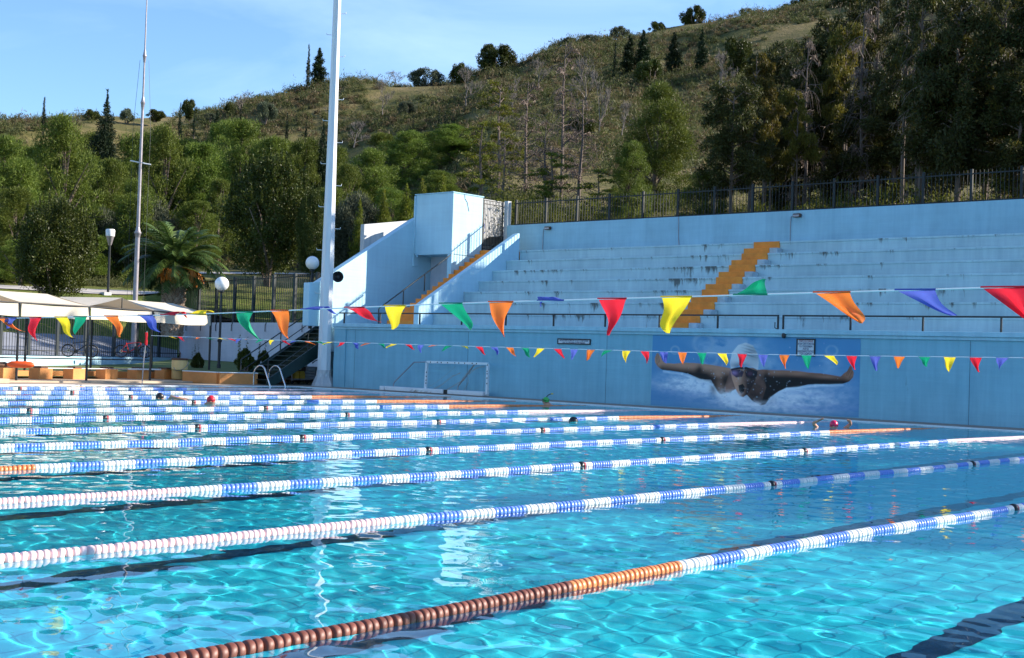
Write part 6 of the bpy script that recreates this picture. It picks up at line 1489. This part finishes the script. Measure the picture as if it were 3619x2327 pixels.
a, c = P(725, 575), P(1335, 470); MB().prism([(a.x + .08, a.z), (c.x - .12, a.z), (c.x, c.z + .02), (c.x - .02, c.z + .05), (a.x + .16, a.z + .06), (a.x, c.z + .03)], 'Y', -.03, .36).build('tray', M['yellow_cart'], t, bev=.01)
ctr = P(948, 735); b = MB(); rad = .118; b.lathe([(.001, -.012), (rad * .95, -.012), (rad, 0), (rad, .02)], (0, 0, 0), 24); b.v = [(v[0] * .8 + ctr.x, v[2], v[1] * 1.05 + ctr.z) for v in b.v]; b.build('badge', mat('cream_badge', (.62, .56, .33), .5), t, smooth=True)
b = MB()
for (dx, dz, r1) in ((-.02, .0, .05), (-.01, .055, .03), (.03, .03, .025), (.035, -.015, .022), (0, -.05, .03)): b.lathe([(.001, -.016), (r1, -.016), (r1, -.011)], (0, 0, 0), 10); n = 30; b.v[-n:] = [(v[0] + ctr.x + dx, v[2], v[1] + ctr.z + dz) for v in b.v[-n:]]
b.build('emblem', M['black'], t)
a = P(1100, 600); MB().box((a.x, -.02, a.z - .13), (a.x + .14, .2, a.z + .03)).build('pump_box', M['sack'], t, bev=.01)
for i, (x0, x1, lab) in enumerate(((655, 810, 'smaller yellow can on the trolley below the cleaning machine, left one'), (835, 1030, 'larger yellow can on the trolley below the cleaning machine, right one'))):
    a, c = ep(x0, 1185), ep(x1, 985); t = thing('yellow_can', lab, 'can', E0 + Vector(((a.x + c.x) / 2, .1, .192)), 0, 'yellow cans on the trolley'); w = (c.x - a.x) / 2
    MB().prism([(-w, 0), (w, 0), (w, c.z * .55), (w * .6, c.z * .95 - .05), (-w * .9, c.z * .95 - .05), (-w, c.z * .5)], 'Y', -.08, .1).build('can_body', M['yellow_cart'], t, bev=.015)
    MB().lathe([(.03, 0), (.03, .04), (.001, .045)], (-w * .4, 0, c.z * .95 - .05), 10).build('cap', M['black'], t)
a, c = ep(330, 1140), ep(475, 790); t = thing('orange_can', 'faded orange container standing left of the trolley', 'can', E0 + Vector(((a.x + c.x) / 2, .3, .03)))
w = (c.x - a.x) / 2; MB().box((-w, -.1, 0), (w, .12, c.z - .06)).build('can_body', mat('faded_orange', (.42, .13, .05), .5, var=.2), t, bev=.02); MB().lathe([(.03, 0), (.03, .05), (.001, .055)], (w * .3, 0, c.z - .06), 10).build('cap', M['black'], t)
for i, (ya, yb, x0) in enumerate(((1150, 1060, 1130), (1058, 955, 1120), (950, 850, 1160), (845, 680, 1240))):
    a, c = ep(x0, ya), ep(1700, yb); b = MB(); b.box((a.x, .0, a.z), (c.x, .5, c.z - .012))
    o = b.build('sack', M['sack'], bev=.05); o.location = E0 + Vector((0, .15, 0))
    tag(o, ['lowest white sack in the pile behind the light pole base', 'second white sack from the bottom of the pile', 'third white sack from the bottom of the pile', 'topmost grey white sack of the pile by the pole'][i], 'sack', 'white sacks piled behind the light pole')
t = thing('hand_truck', 'dark hand truck standing against the pile of white sacks', 'trolley', E0)
b = MB(); b.tube([ep(1395, 1180, -.02), ep(1395, 700, -.02)], .016, 6); b.tube([ep(1330, 560, .1), ep(1460, 470, .1), ep(1500, 450, .1), ep(1700, 450, .1)], .018, 6); b.build('handle', M['dark_metal'], t, smooth=True)
a, c = ep(1210, 1215), ep(1700, 1190); MB().box((a.x, -.02, .1), (c.x, .6, .15)).build('platform', M['dark_metal'], t)
b = MB(); b.lathe([(.001, -.02), (.07, -.02), (.07, .02), (.001, .02)], (0, 0, 0), 12); b.v = [(v[0] + ep(1410, 1200).x, v[2], v[1] + .07) for v in b.v]; b.build('wheel', M['black'], t)
# litter plant between blocks
q = on('Z', .09, 412, 1340)
#%%END_ALL
